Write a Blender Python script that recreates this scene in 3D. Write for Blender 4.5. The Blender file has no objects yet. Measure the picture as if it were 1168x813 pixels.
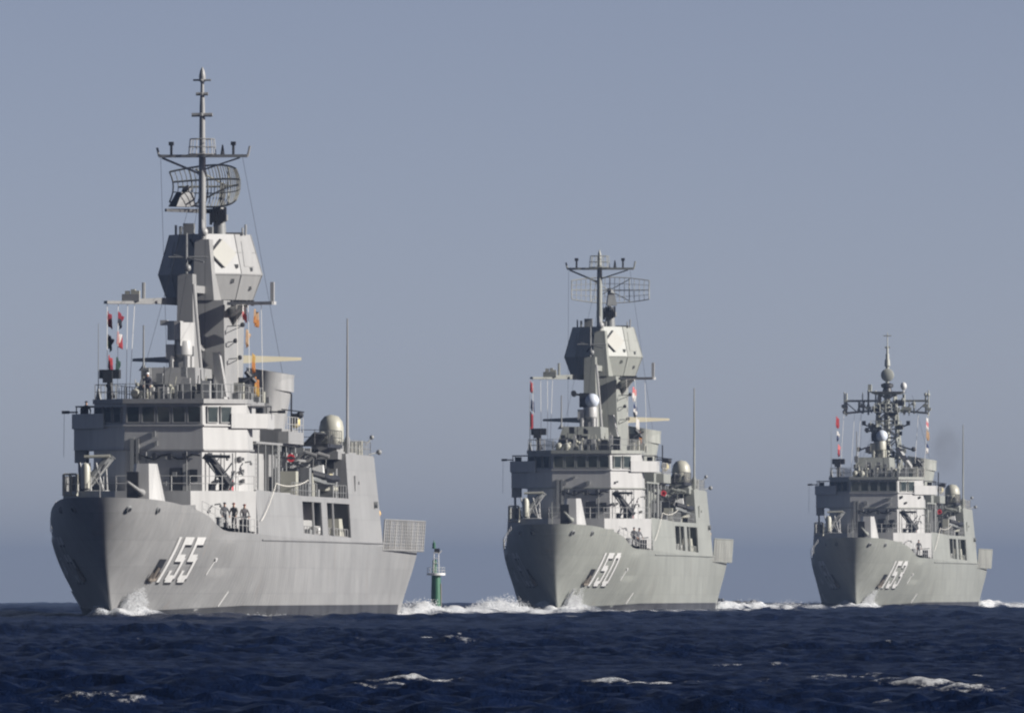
import bpy, bmesh, math, random
import numpy as np
from mathutils import Vector, Matrix
R = math.radians
C = bpy.context.scene.collection
S = bpy.context.scene
rng = random.Random(7)
nrs = np.random.RandomState(11)
EARTH = 6.37e6

# ------------------------------------------------------------------ camera, world, sun, exposure
CAM_H = 1.6
FPX = 15050.0                       # focal length in pixels of the 1168 px wide photograph
LEVEL = 678.0                       # image row of the level line
cam_d = bpy.data.cameras.new("camera")
cam = bpy.data.objects.new("camera", cam_d); C.objects.link(cam)
cam_d.sensor_width = 36.0
cam_d.lens = 36.0 * FPX / 1168.0
cam_d.clip_start = 1.0
cam_d.clip_end = 60000.0
cam.location = (0, 0, CAM_H)
cam.rotation_euler = (R(90) + math.atan((LEVEL - 406.5) / FPX), 0, 0)
S.camera = cam

SUN_EL, SUN_AZ = 24.0, 13.0          # elevation; degrees from +X (right) towards the camera
sun_vec = Vector((math.cos(R(SUN_EL)) * math.cos(R(-SUN_AZ)), math.cos(R(SUN_EL)) * math.sin(R(-SUN_AZ)), math.sin(R(SUN_EL))))
world = bpy.data.worlds.new("World"); S.world = world
world.use_nodes = True
wn, wl = world.node_tree.nodes, world.node_tree.links
bg = wn["Background"]
sky = wn.new("ShaderNodeTexSky"); sky.sky_type = 'NISHITA'; sky.sun_disc = False
sky.sun_elevation = R(SUN_EL)
sky.sun_rotation = R(90 + SUN_AZ)   # clockwise from +Y
sky.altitude = 0; sky.air_density = 0.25; sky.dust_density = 0.3; sky.ozone_density = 1.0
tint = wn.new("ShaderNodeMix"); tint.data_type = 'RGBA'; tint.blend_type = 'MULTIPLY'
tint.inputs[0].default_value = 1.0
tint.inputs[7].default_value = (1.42, 1.08, .90, 1)
wl.new(sky.outputs[0], tint.inputs[6])
wl.new(tint.outputs[2], bg.inputs[0])
bg.inputs[1].default_value = 0.057
sun_d = bpy.data.lights.new("sun", 'SUN'); sun_d.energy = 5.0; sun_d.angle = R(0.5); sun_d.color = (1.0, 0.962, 0.905)
sun = bpy.data.objects.new("sun", sun_d); C.objects.link(sun)
sun.rotation_euler = sun_vec.to_track_quat('Z', 'Y').to_euler()
sun.location = (200, 0, 300)
S.view_settings.view_transform = 'Standard'; S.view_settings.look = 'None'
S.view_settings.gamma = 1.0; S.view_settings.exposure = 0.75
S.view_settings.use_curve_mapping = False
S.render.engine = 'CYCLES'
S.cycles.use_denoising = True
S.cycles.filter_width = 2.2
S.cycles.volume_bounces = 0
S.cycles.max_bounces = 6
S.cycles.caustics_reflective = False; S.cycles.caustics_refractive = False

# ------------------------------------------------------------------ materials
MATS = {}
def node_mat(name):
    m = bpy.data.materials.new(name); m.use_nodes = True
    return m, m.node_tree.nodes, m.node_tree.links, m.node_tree.nodes["Principled BSDF"]

def paint(name, col, rough=0.5, var=0.12, streak=0.10, rust=0.0, bump=0.0, metal=0.0, plates=False):
    """weathered ship paint: blotches, run-down streaks and a little rust"""
    if name in MATS: return MATS[name]
    m, n, l, b = node_mat(name)
    tc = n.new("ShaderNodeTexCoord")
    no = n.new("ShaderNodeTexNoise"); no.inputs["Scale"].default_value = 0.35; no.inputs["Detail"].default_value = 6
    l.new(tc.outputs["Object"], no.inputs["Vector"])
    mp = n.new("ShaderNodeMapping"); mp.inputs["Scale"].default_value = (1.6, 1.6, 0.10)
    l.new(tc.outputs["Object"], mp.inputs["Vector"])
    ns = n.new("ShaderNodeTexNoise"); ns.inputs["Scale"].default_value = 1.5; ns.inputs["Detail"].default_value = 5
    l.new(mp.outputs[0], ns.inputs["Vector"])
    def rng_(src, a, z, lo=0.35, hi=0.65):
        r = n.new("ShaderNodeMapRange"); r.inputs[1].default_value = lo; r.inputs[2].default_value = hi
        r.inputs[3].default_value = a; r.inputs[4].default_value = z
        l.new(src, r.inputs[0]); return r.outputs[0]
    f = n.new("ShaderNodeMath"); f.operation = 'MULTIPLY'
    l.new(rng_(no.outputs["Fac"], 1 - var, 1 + var), f.inputs[0])
    l.new(rng_(ns.outputs["Fac"], 1 - streak, 1 + streak), f.inputs[1])
    mul = n.new("ShaderNodeVectorMath"); mul.operation = 'SCALE'
    mul.inputs[0].default_value = col
    l.new(f.outputs[0], mul.inputs["Scale"])
    out = mul.outputs[0]
    if plates:      # welded strakes: faint seams and a slightly different tone from plate to plate
        sx = n.new("ShaderNodeSeparateXYZ"); l.new(tc.outputs["Object"], sx.inputs[0]); cb = n.new("ShaderNodeCombineXYZ")
        l.new(sx.outputs[1], cb.inputs[0]); l.new(sx.outputs[2], cb.inputs[1])
        bk = n.new("ShaderNodeTexBrick"); bk.inputs["Scale"].default_value = 1.0; bk.inputs["Brick Width"].default_value = 6.1; bk.inputs["Row Height"].default_value = 1.75; bk.inputs["Mortar Size"].default_value = .018; bk.inputs["Mortar Smooth"].default_value = .3
        bk.inputs["Color1"].default_value = (.95, .95, .95, 1); bk.inputs["Color2"].default_value = (1.04, 1.04, 1.04, 1); bk.inputs["Mortar"].default_value = (.80, .80, .80, 1)
        l.new(cb.outputs[0], bk.inputs["Vector"])
        pm_ = n.new("ShaderNodeMix"); pm_.data_type = 'RGBA'; pm_.blend_type = 'MULTIPLY'; pm_.inputs[0].default_value = 1.0
        l.new(out, pm_.inputs[6]); l.new(bk.outputs["Color"], pm_.inputs[7]); out = pm_.outputs[2]
    if rust > 0:
        mp2 = n.new("ShaderNodeMapping"); mp2.inputs["Scale"].default_value = (1.1, 1.1, 0.18)
        l.new(tc.outputs["Object"], mp2.inputs["Vector"])
        nr = n.new("ShaderNodeTexNoise"); nr.inputs["Scale"].default_value = 0.9; nr.inputs["Detail"].default_value = 8
        l.new(mp2.outputs[0], nr.inputs["Vector"])
        mx = n.new("ShaderNodeMix"); mx.data_type = 'RGBA'
        l.new(rng_(nr.outputs["Fac"], 0, rust, 0.62, 0.75), mx.inputs[0])
        l.new(out, mx.inputs[6]); mx.inputs[7].default_value = (0.23, 0.15, 0.09, 1)
        out = mx.outputs[2]
    l.new(out, b.inputs["Base Color"])
    b.inputs["Roughness"].default_value = rough
    b.inputs["Metallic"].default_value = metal
    if bump > 0:
        nb = n.new("ShaderNodeTexNoise"); nb.inputs["Scale"].default_value = 0.45; nb.inputs["Detail"].default_value = 2
        l.new(tc.outputs["Object"], nb.inputs["Vector"])
        bu = n.new("ShaderNodeBump"); bu.inputs["Strength"].default_value = bump; bu.inputs["Distance"].default_value = 0.25
        l.new(nb.outputs["Fac"], bu.inputs["Height"]); l.new(bu.outputs[0], b.inputs["Normal"])
        if plates:  # plating dished between the frames
            wv = n.new("ShaderNodeTexWave"); wv.bands_direction = 'Y'; wv.inputs["Scale"].default_value = .40; wv.inputs["Distortion"].default_value = .6
            l.new(tc.outputs["Object"], wv.inputs["Vector"])
            b2 = n.new("ShaderNodeBump"); b2.inputs["Strength"].default_value = .35; b2.inputs["Distance"].default_value = .03
            l.new(wv.outputs["Fac"], b2.inputs["Height"]); l.new(bu.outputs[0], b2.inputs["Normal"]); l.new(b2.outputs[0], b.inputs["Normal"])
    MATS[name] = m
    return m

def glass_mat():
    if "window_glass" in MATS: return MATS["window_glass"]
    m, n, l, b = node_mat("window_glass")
    no = n.new("ShaderNodeTexNoise"); no.inputs["Scale"].default_value = 1.3
    tc = n.new("ShaderNodeTexCoord"); l.new(tc.outputs["Object"], no.inputs["Vector"])
    cr = n.new("ShaderNodeValToRGB"); cr.color_ramp.elements[0].color = (0.012, 0.018, 0.02, 1); cr.color_ramp.elements[1].color = (0.05, 0.065, 0.065, 1)
    l.new(no.outputs["Fac"], cr.inputs[0]); l.new(cr.outputs[0], b.inputs["Base Color"])
    b.inputs["Roughness"].default_value = 0.08
    MATS["window_glass"] = m
    return m

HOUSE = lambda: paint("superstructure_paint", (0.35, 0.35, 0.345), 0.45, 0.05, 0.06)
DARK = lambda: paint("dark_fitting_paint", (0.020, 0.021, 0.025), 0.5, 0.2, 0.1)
MID = lambda: paint("fitting_paint", (0.19, 0.195, 0.195), 0.5, 0.15, 0.1)
DECK = lambda: paint("deck_paint", (0.11, 0.115, 0.12), 0.7, 0.2, 0.0)
WHITE = lambda: paint("white_paint", (0.54, 0.54, 0.53), 0.5, 0.05, 0.05)
CREAM = lambda: paint("radome_cream", (0.36, 0.355, 0.30), 0.45, 0.05, 0.05)
SUNLIT_TAN = lambda: paint("sunlit_tan_yard", (0.33, 0.30, 0.21), 0.5, 0.1, 0.0)  # sunlight on the port yard arm, put into its colour
BLACK = lambda: paint("black_paint", (0.015, 0.015, 0.017), 0.5, 0.2, 0.0)
RUST = lambda: paint("rusty_iron", (0.17, 0.145, 0.12), 0.7, 0.3, 0.2)
ROPE = lambda: paint("rope_fibre", (0.62, 0.60, 0.55), 0.8, 0.1, 0.0)
RED = lambda: paint("red_paint", (0.45, 0.03, 0.04), 0.5, 0.1, 0.0)
ORANGE = lambda: paint("orange_buoy", (0.62, 0.20, 0.05), 0.6, 0.1, 0.0)

# ------------------------------------------------------------------ mesh builder
class MB:
    def __init__(self): self.v = []; self.f = []
    def add(self, vs, fs):
        o = len(self.v); self.v += [tuple(x) for x in vs]; self.f += [tuple(i + o for i in f) for f in fs]
        return self
    def box(self, p0, p1, a0, a1, z0, z1):
        return self.prism([(p0, a0), (p1, a0), (p1, a1), (p0, a1)], z0, z1)
    def prism(self, poly, z0, z1, top=None):
        n = len(poly); top = top or poly
        vs = [(p, a, z0) for p, a in poly] + [(p, a, z1) for p, a in top]
        fs = [tuple(range(n))[::-1], tuple(range(n, 2 * n))] + [(i, (i + 1) % n, n + (i + 1) % n, n + i) for i in range(n)]
        return self.add(vs, fs)
    def loft(self, rings, caps=True):
        n = len(rings[0]); vs = [v for r in rings for v in r]; fs = []
        for k in range(len(rings) - 1):
            for i in range(n):
                j = (i + 1) % n
                fs.append((k * n + i, k * n + j, (k + 1) * n + j, (k + 1) * n + i))
        if caps: fs += [tuple(range(n))[::-1], tuple(range((len(rings) - 1) * n, len(rings) * n))]
        return self.add(vs, fs)
    def bar(self, A, B, r, r2=None, n=6):
        A, B = Vector(A), Vector(B); r2 = r if r2 is None else r2
        d = (B - A); 
        if d.length < 1e-6: return self
        d.normalize(); u = d.orthogonal().normalized(); w = d.cross(u)
        ra = [A + (u * math.cos(t) + w * math.sin(t)) * r for t in [2 * math.pi * i / n + math.pi / n for i in range(n)]]
        rb = [B + (u * math.cos(t) + w * math.sin(t)) * r2 for t in [2 * math.pi * i / n + math.pi / n for i in range(n)]]
        return self.loft([ra, rb])
    def path(self, pts, r, n=5):
        for A, B in zip(pts[:-1], pts[1:]): self.bar(A, B, r, n=n)
        return self
    def beam(self, A, B, w, h, w2=None, h2=None):
        """box-section beam, w horizontal, h vertical"""
        A, B = Vector(A), Vector(B); w2 = w if w2 is None else w2; h2 = h if h2 is None else h2
        d = (B - A).normalized(); s = d.cross(Vector((0, 0, 1)))
        if s.length < 1e-3: s = Vector((1, 0, 0))
        s.normalize(); t = s.cross(d).normalized()
        ring = lambda P, w, h: [P + s * w / 2 + t * h / 2, P - s * w / 2 + t * h / 2, P - s * w / 2 - t * h / 2, P + s * w / 2 - t * h / 2]
        return self.loft([ring(A, w, h), ring(B, w2, h2)])
    def lathe(self, c, prof, n=20, axis=(0, 0, 1)):
        ax = Vector(axis).normalized(); u = ax.orthogonal().normalized(); w = ax.cross(u); c = Vector(c)
        if abs(ax.z) > 0.99: u, w = Vector((1, 0, 0)), Vector((0, 1, 0)) if ax.z > 0 else Vector((0, -1, 0))
        rings = [[c + ax * z + (u * math.cos(2 * math.pi * i / n) + w * math.sin(2 * math.pi * i / n)) * max(r, 1e-3) for i in range(n)] for r, z in prof]
        return self.loft(rings)
    def ball(self, c, r, sz=1.0, n=16, m=10):
        return self.lathe(c, [(r * math.sin(math.pi * i / m), -r * sz * math.cos(math.pi * i / m)) for i in range(m + 1)], n)
    def pieces(self, name, mat, parent=None, smooth=None):
        """every disconnected piece as an object of its own"""
        par = list(range(len(self.v)))
        def find(i):
            while par[i] != i: par[i] = par[par[i]]; i = par[i]
            return i
        for f in self.f:
            for k in f[1:]: par[find(k)] = find(f[0])
        groups = {}
        for f in self.f: groups.setdefault(find(f[0]), []).append(f)
        for fs in groups.values():
            ids = sorted({k for f in fs for k in f}); mp = {k: i for i, k in enumerate(ids)}
            m = MB(); m.v = [self.v[k] for k in ids]; m.f = [tuple(mp[k] for k in f) for f in fs]; m.build(name, mat, parent, smooth)
    def build(self, name, mat, parent=None, smooth=None):
        me = bpy.data.meshes.new(name)
        me.from_pydata([tuple(x) for x in self.v], [], self.f)
        bm = bmesh.new(); bm.from_mesh(me)
        bmesh.ops.recalc_face_normals(bm, faces=bm.faces)
        bm.to_mesh(me); bm.free()
        me.materials.append(mat)
        if smooth is not None:
            me.polygons.foreach_set("use_smooth", [True] * len(me.polygons))
            me.set_sharp_from_angle(angle=R(smooth))
        o = bpy.data.objects.new(name, me); C.objects.link(o)
        if parent: o.parent = parent
        return o

def tag(o, label=None, cat=None, group=None, kind=None):
    if label: o["label"] = label
    if cat: o["category"] = cat
    if group: o["group"] = group
    if kind: o["kind"] = kind
    return o
def empty(name, loc=(0, 0, 0), rz=0.0):
    o = bpy.data.objects.new(name, None); C.objects.link(o)
    o.location = loc; o.rotation_euler = (0, 0, rz); o.empty_display_size = 1.0
    return o
def rail(mb, pts, h=1.0, step=1.4, r=0.022, wires=(0.5, 1.0)):
    for A, B in zip(pts[:-1], pts[1:]):
        A, B = Vector(A), Vector(B); n = max(1, round((B - A).length / step))
        for i in range(n + 1):
            q = A.lerp(B, i / n); mb.bar(q, q + Vector((0, 0, h)), r * 1.3, n=4)
        for w in wires: mb.bar(A + Vector((0, 0, h * w)), B + Vector((0, 0, h * w)), r, n=4)
    return mb

def pchip(xs, ys):
    xs = np.array(xs, float); ys = np.array(ys, float)
    h = np.diff(xs); d = np.diff(ys) / h
    m = np.zeros_like(xs); m[0], m[-1] = d[0], d[-1]
    for i in range(1, len(xs) - 1):
        m[i] = 0 if d[i - 1] * d[i] <= 0 else 2 * d[i - 1] * d[i] / (d[i - 1] + d[i])
    def f(x):
        x = min(max(x, xs[0]), xs[-1]); i = min(max(int(np.searchsorted(xs, x)) - 1, 0), len(h) - 1)
        t = (x - xs[i]) / h[i]
        return (ys[i] * (1 + 2 * t) * (1 - t) ** 2 + h[i] * m[i] * t * (1 - t) ** 2 + ys[i + 1] * t * t * (3 - 2 * t) + h[i] * m[i + 1] * t * t * (t - 1))
    return f

# ------------------------------------------------------------------ hull form; ship axes: p to port, a aft of the stem head, z above the waterline
LEN = 118.0
_BD = pchip([0, .3, .8, 1.41, 2.24, 3.16, 3.87, 4.47, 5.48, 6.32, 7.75, 9.49, 10.9], [0, .62, 1.55, 2.42, 3.3, 4.5, 5.5, 6.2, 6.78, 7.15, 7.35, 7.2, 6.5])
_BW = pchip([0, 1, 2.5, 4.5, 8.5, 13.5, 18.5, 23.5, 33.5, 43.5, 53.5, 73.5, 93.5, 112], [0.06, .26, .6, 1.02, 1.95, 3.2, 4.3, 5.2, 6.4, 6.9, 7.1, 7.05, 6.4, 5.4])
RIM = pchip([0, 5, 10, 12.5, 14.6, 16.2, 17.6, 19.4, 28, 40, 60, 90, 118], [8.0, 7.85, 7.48, 7.18, 6.82, 6.4, 6.05, 5.87, 5.76, 5.6, 5.4, 5.2, 5.05])
def DECKZ(a): return 7.0 - (7.0 - 5.0) * min(a / 60.0, 1.0) ** 0.75 if a < 60 else 5.0
def stem_a(z):
    t = max(z, -3) / 8.0
    return 6.5 * (1 - t) ** 1.15 if t < 1 else 0.0
def stern_a(z): return 112.0 + 6.0 * min(max((z + 0.5) / 5.0, 0), 1) ** 0.8
def half_b(a, z):
    """half breadth of the hull at distance a, height z"""
    top = RIM(max(a, 0)); t = max(z, 0) / max(top, 7.4 if a < 20 else 5.6)
    t = min(t, 1.0); g = 1.30 * t - 0.05 * t * t - 0.25 * t ** 4
    s = stem_a(z); q = a - s
    if q <= 0: return 0.0
    fr = min(q / 30, 1)
    wd = _BD(math.sqrt(q + (a - q) * fr)); ww = _BW(q + (a - q) * 0 if q < 112 else 112)
    wd *= 1 - .85 * (1 - t) ** .6 * math.exp(-q / 1.4)          # sharp stem low down, rounded only towards the head
    if z < 0: ww = ww * (1 + 0.10 * z)
    return max((1 - g) * ww + g * wd, 0.02)

def hull_mesh():
    us = np.concatenate([np.linspace(0, 1, 26) ** 2 * 0.17, np.linspace(0.17, 1, 44)[1:]])
    nz = 26
    mb = MB(); cols = {}
    for sd in (1, -1):
        grid = []
        for u in us:
            row = []
            for k in range(nz + 1):
                a = u * LEN; zt = RIM(a)
                for _ in range(3):
                    z = -1.6 + (zt + 1.6) * (k / nz)
                    a = stem_a(z) + u * (stern_a(z) - stem_a(z)); zt = RIM(a)
                z = -1.6 + (zt + 1.6) * (k / nz)
                row.append((sd * half_b(a, z) if u > 0 else 0.0, a, z))
            # rolled-in bulwark cap and inner face
            p, a, z = row[-1]
            off = min(0.16, abs(p)); row.append((p - sd * off, a + (0.16 if u < .02 else 0), z)); zb = min(z - 0.05, DECKZ(a) - 0.05); ab = max(a + (0.16 if u < .02 else 0), stem_a(zb) + .3); row.append((sd * max(min(abs(p) - off, half_b(ab, zb) - .14), 0), ab, zb))
            grid.append(row)
        cols[sd] = grid
        m = len(grid[0])
        mb.add([v for r in grid for v in r], [(i * m + j, i * m + j + 1, (i + 1) * m + j + 1, (i + 1) * m + j) for i in range(len(grid) - 1) for j in range(m - 1)])
    # transom
    P, Q = cols[1][-1][:nz + 1], cols[-1][-1][:nz + 1]
    mb.add(P + Q, [(i, i + 1, nz + 1 + i + 1, nz + 1 + i) for i in range(nz)])
    return mb

def on_hull(a, z, sd, off):
    """point off metres outside the shell"""
    e = 0.05; p = half_b(a, z)
    n = Vector((1, -(half_b(a + e, z) - half_b(a - e, z)) / (2 * e), -(half_b(a, z + e) - half_b(a, z - e)) / (2 * e))).normalized()
    return (sd * (p + n.x * off), a + n.y * off, z + n.z * off)

GLYPH = {  # strokes in a 1 x 1.75 cell, as (x0, y0, x1, y1) boxes with y up
    '1': [(0.36, 0, 0.64, 1.75)],
    '5': [(0, 1.45, 1, 1.75), (0, 0.80, 0.28, 1.45), (0.28, 0.80, 0.86, 1.08), (0.72, 0.14, 1.0, 0.96), (0.14, 0, 0.86, 0.28), (0, 0.10, 0.28, 0.46)],
    '0': [(0.14, 1.47, 0.86, 1.75), (0, 0.14, 0.28, 1.61), (0.72, 0.14, 1, 1.61), (0.14, 0, 0.86, 0.28)],
    '3': [(0.14, 1.47, 0.86, 1.75), (0, 1.30, 0.28, 1.63), (0.72, 0.95, 1, 1.61), (0.30, 0.76, 0.88, 1.04), (0.72, 0.14, 1, 0.85), (0.14, 0, 0.86, 0.28), (0, 0.12, 0.28, 0.45)],
}
def number_mesh(txt, sd, off, da=0.0, dz=0.0, a0=10.05, z0=2.5, cw=1.6, ch=1.70, gap=0.52, slope=0.02):
    mb = MB()
    widths = [0.40 if c == '1' else 1.0 for c in txt]
    x = 0.0
    seq = list(zip(txt, widths))
    if sd < 0: pass
    total = sum(w * cw + gap for w in widths) - gap
    for c, w in seq:
        for bi, (x0, y0, x1, y1) in enumerate(GLYPH[c]):
            if c == '1': x0, x1 = x0 - .30, x1 - .30
            nx = max(1, int((x1 - x0) * cw / 0.2)); ny = max(1, int((y1 - y0) * ch / 0.2))
            vs = []
            for i in range(nx + 1):
                for j in range(ny + 1):
                    xx = (x0 + (x1 - x0) * i / nx) * cw + x; yy = (y0 + (y1 - y0) * j / ny) * ch
                    along = xx if sd > 0 else total - xx
                    vs.append(on_hull(a0 + along + da, z0 + yy + dz, sd, off + 0.0015 * bi))
            mb.add(vs, [(i * (ny + 1) + j, (i + 1) * (ny + 1) + j, (i + 1) * (ny + 1) + j + 1, i * (ny + 1) + j + 1) for i in range(nx) for j in range(ny)])
        x += w * cw + gap
    return mb

def panel_with_holes(acuts, zfun, holes, pfun, thick=0.12):
    """side screen in the (a, z) sheet with rectangular openings"""
    mb = MB(); zs = np.linspace(0, 1, 9)
    key = {}
    def vid(i, j, s):
        k = (i, j, s)
        if k not in key:
            a = acuts[i]; z0, z1 = zfun(a); z = z0 + (z1 - z0) * zs[j]
            p = pfun(a, z); p = p - math.copysign(thick, p) * s
            key[k] = len(mb.v); mb.v.append((p, a, z))
        return key[k]
    def solid(i, j):
        if i < 0 or j < 0 or i >= len(acuts) - 1 or j >= len(zs) - 1: return False
        ac = (acuts[i] + acuts[i + 1]) / 2; z0, z1 = zfun(ac); zc = z0 + (z1 - z0) * (zs[j] + zs[j + 1]) / 2
        return not any(h[0] < ac < h[1] and h[2] < zc < h[3] for h in holes)
    for i in range(len(acuts) - 1):
        for j in range(len(zs) - 1):
            if not solid(i, j): continue
            q = [(i, j), (i + 1, j), (i + 1, j + 1), (i, j + 1)]
            mb.f.append(tuple(vid(x, y, 0) for x, y in q)); mb.f.append(tuple(vid(x, y, 1) for x, y in q[::-1]))
            for (di, dj), (e0, e1) in {(0, -1): (0, 1), (1, 0): (1, 2), (0, 1): (2, 3), (-1, 0): (3, 0)}.items():
                if not solid(i + di, j + dj):
                    mb.f.append((vid(*q[e0], 0), vid(*q[e0], 1), vid(*q[e1], 1), vid(*q[e1], 0)))
    return mb

# ------------------------------------------------------------------ frigate
HOUSE_PLAN = lambda f, s, a1, g=0.0: [(-s - g, a1), (-s - g, 33.6 - g * .4), (-f - g * .5, 30.5 - g), (f + g * .5, 30.5 - g), (s + g, 33.6 - g * .4), (s + g, a1)]

def reflector(radius_w, hgt, depth, nv, nh, r=0.03):
    """open lattice reflector facing -a, its centre at the origin"""
    mb = MB()
    def pt(u, v):                         # u, v in -1..1
        hv = hgt / 2 * (1 - 0.28 * u * u)
        return (u * radius_w / 2, -depth * u * u - 0.35 * v * v, v * hv)
    for j in range(nh):
        v = -1 + 2 * j / (nh - 1)
        mb.path([pt(-1 + 2 * i / 14, v) for i in range(15)], r * (1.5 if j in (0, nh // 2, nh - 1) else .8), 4)
    for i in range(nv):
        u = -1 + 2 * i / (nv - 1)
        mb.path([pt(u, -1 + 2 * j / 6) for j in range(7)], r * (1.6 if i % 4 == 0 else .9), 4)
    for sd in (-1, 1):                    # back trusses
        mb.bar(pt(sd * .9, 0), (0, .9, 0), r * 1.6, n=4)
        mb.bar(pt(sd * .5, .9), (0, .9, 0), r * 1.4, n=4); mb.bar(pt(sd * .5, -.9), (0, .9, 0), r * 1.4, n=4)
    return mb

def build_frigate(number, label, xw, yw, slope, hull_col, upgraded=True, tall_topmast=False, radar_yaw=0.0):
    phi = slope
    root = empty("frigate", (xw, yw, -(yw * yw) / (2 * EARTH)), -phi)
    tag(root, label, "frigate", "frigates steaming in line")
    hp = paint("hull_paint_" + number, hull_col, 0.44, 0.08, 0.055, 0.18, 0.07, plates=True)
    sp = paint("side_paint_" + number, tuple(c * 1.05 for c in hull_col), 0.48, 0.06, 0.06, 0.08, 0.04, plates=True)
    tp = paint("tower_paint_" + number, tuple(c * 1.02 for c in hull_col), 0.48, 0.05, 0.05)
    hs, dk, md, wh, cr = HOUSE(), DARK(), MID(), WHITE(), CREAM()
    B = lambda n, mb, mat, par=root, sm=None: mb.build(n, mat, par, sm)

    # --- hull
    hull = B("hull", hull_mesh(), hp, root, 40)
    for sd in (1, -1):
        B("hull_number", number_mesh(number, sd, 0.026, 0.13, -0.16), BLACK(), hull)
        B("hull_number", number_mesh(number, sd, 0.046), WHITE(), hull)
        pm = MB(); n = 90
        aa = [7.2 + (110 - 7.2) * i / n for i in range(n + 1)]
        vs = []
        for a in aa:
            for z in (-1.0, -.4, .1, .45, .95 - 0.4 * max(0, 1 - (a - 7) / 22)):
                vs.append(on_hull(a, z, sd, 0.04))
        pm.add(vs, [(i * 5 + j, (i + 1) * 5 + j, (i + 1) * 5 + j + 1, i * 5 + j + 1) for i in range(n) for j in range(4)])
        B("boot_stripe", pm, paint("boot_topping", (0.035, 0.036, 0.04), 0.5, 0.3, 0.2), hull, 40)
        # anchor recess and anchor
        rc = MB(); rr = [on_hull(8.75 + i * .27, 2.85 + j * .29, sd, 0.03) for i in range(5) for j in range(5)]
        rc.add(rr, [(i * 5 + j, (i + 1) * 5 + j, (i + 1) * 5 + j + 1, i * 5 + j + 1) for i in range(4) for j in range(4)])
        an = MB()
        c0 = Vector(on_hull(9.1, 3.5, sd, 0.12)); c1 = Vector(on_hull(8.95, 2.55, sd, 0.14))
        an.bar(c0, c1, 0.11, n=6); an.bar(on_hull(8.5, 2.7, sd, .14), on_hull(9.5, 2.7, sd, .14), 0.12, n=6)
        an.bar(on_hull(8.5, 2.7, sd, .14), on_hull(8.45, 3.2, sd, .18), 0.1, .05); an.bar(on_hull(9.5, 2.7, sd, .14), on_hull(9.6, 3.2, sd, .18), 0.1, .05)
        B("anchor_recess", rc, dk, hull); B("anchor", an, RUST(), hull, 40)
        # fairleads and small shell fittings
        for a, z in ((1.6, 7.25), (5.2, 7.2)):
            fl = MB(); c = on_hull(a, z, sd, 0.02); c2 = on_hull(a, z, sd, 0.14)
            fl.bar(c, c2, 0.26, .22, n=10)
            fo = B("fairlead", fl, md, hull, 40)
            fl = MB(); fl.bar(c2, on_hull(a, z, sd, 0.16), 0.15, n=10); B("fairlead_hole", fl, BLACK(), hull)
        ov = MB()
        ov.bar(on_hull(18.6, 4.0, sd, .03), on_hull(18.6, 4.0, sd, .12), .16, n=8)
        ov.bar(on_hull(18.5, 3.9, sd, .05), on_hull(18.1, 3.0, sd, .05), .04, n=5)
        ov.bar(on_hull(24, 1.9, sd, .04), on_hull(23.6, .9, sd, .04), .05, n=5)
        B("overboard_discharge", ov, wh, hull)
        if sd > 0:
            rb = MB(); rb.path([on_hull(a, 5.35 + 0 * a, sd, 0.05) for a in np.linspace(30, 117, 60)], 0.05, 5)
            B("rubbing_strake", rb, hp, hull)
    # --- decks
    dm = MB(); rows = []
    for a in list(np.linspace(0.6, 12, 16)) + list(np.linspace(14, 117.5, 44)):
        z = DECKZ(a); p = max(half_b(a, min(z, RIM(a))) - 0.13, .05)
        p = p if a > stem_a(z) + .4 else .02; rows.append([(-p, max(a, stem_a(z) + .3), z), (p, max(a, stem_a(z) + .3), z)])
    dm.add([v for r in rows for v in r], [(2 * i, 2 * i + 1, 2 * i + 3, 2 * i + 2) for i in range(len(rows) - 1)])
    B("weather_deck", dm, DECK())

    # --- side screens with the boat and mooring openings
    for sd in (1, -1):
        zt = (lambda a: 8.72 - 0.28 * min(max((a - 28) / 20, 0), 1)) if sd > 0 else (lambda a: 9.62 if a < 44 else 9.62 - 1.1 * min((a - 44) / 4, 1))
        def pf(a, z, sd=sd):
            pb = half_b(a, RIM(a)) - 0.02
            return sd * (pb - 0.055 * max(z - RIM(a), 0) + 0.012)
        cuts = sorted(set([28.5] + [29 + i for i in range(0, 46)] + [48, 57.5, 60.5, 73.2, 74]))
        holes = [(48, 57.5, 5.7, 8.05), (60.5, 73.2, 5.7, 8.05)]
        B("side_screen", panel_with_holes(cuts, lambda a: (RIM(a) - 0.015, zt(a)), holes, pf), sp, root)
        st = MB()
        for a in (53.6, 64.2):
            st.bar((pf(a, 5.4) - sd * .1, a, 5.3), (pf(a, 8.4) - sd * .1, a, 8.45), 0.085, n=6)
        rail(st, [(sd * 7.05, 48.2, 5.35), (sd * 7.05, 73, 5.2)], 1.05, 1.5, .025)
        B("opening_stanchions", st, sp)
        # liferaft canisters and gear standing in the openings
        for a in (61.7, 63.0):
            lr = MB(); lr.lathe((sd * 6.2, a, 6.1), [(.0, -.75), (.34, -.7), (.36, -.3), (.36, .3), (.34, .7), (0, .75)], 14, (0, 1, 0.001)); B("liferaft_canister", lr, wh, root, 40)
        gm = MB(); gm.prism([(sd * 6.9, 70.2), (sd * 5.9, 70.2), (sd * 5.9, 72.8), (sd * 6.9, 72.8)], 5.1, 7.0, [(sd * 6.75, 70.5), (sd * 6.0, 70.5), (sd * 6.0, 72.2), (sd * 6.75, 72.2)])
        B("deck_locker", gm, cr)
        gm = MB(); gm.box(sd * 6.6, sd * 5.8, 49.2, 50.6, 5.1, 6.5); gm.box(sd * 6.7, sd * 6.0, 55, 56.6, 5.1, 6.2); gm.pieces("deck_locker", md, root)
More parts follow.
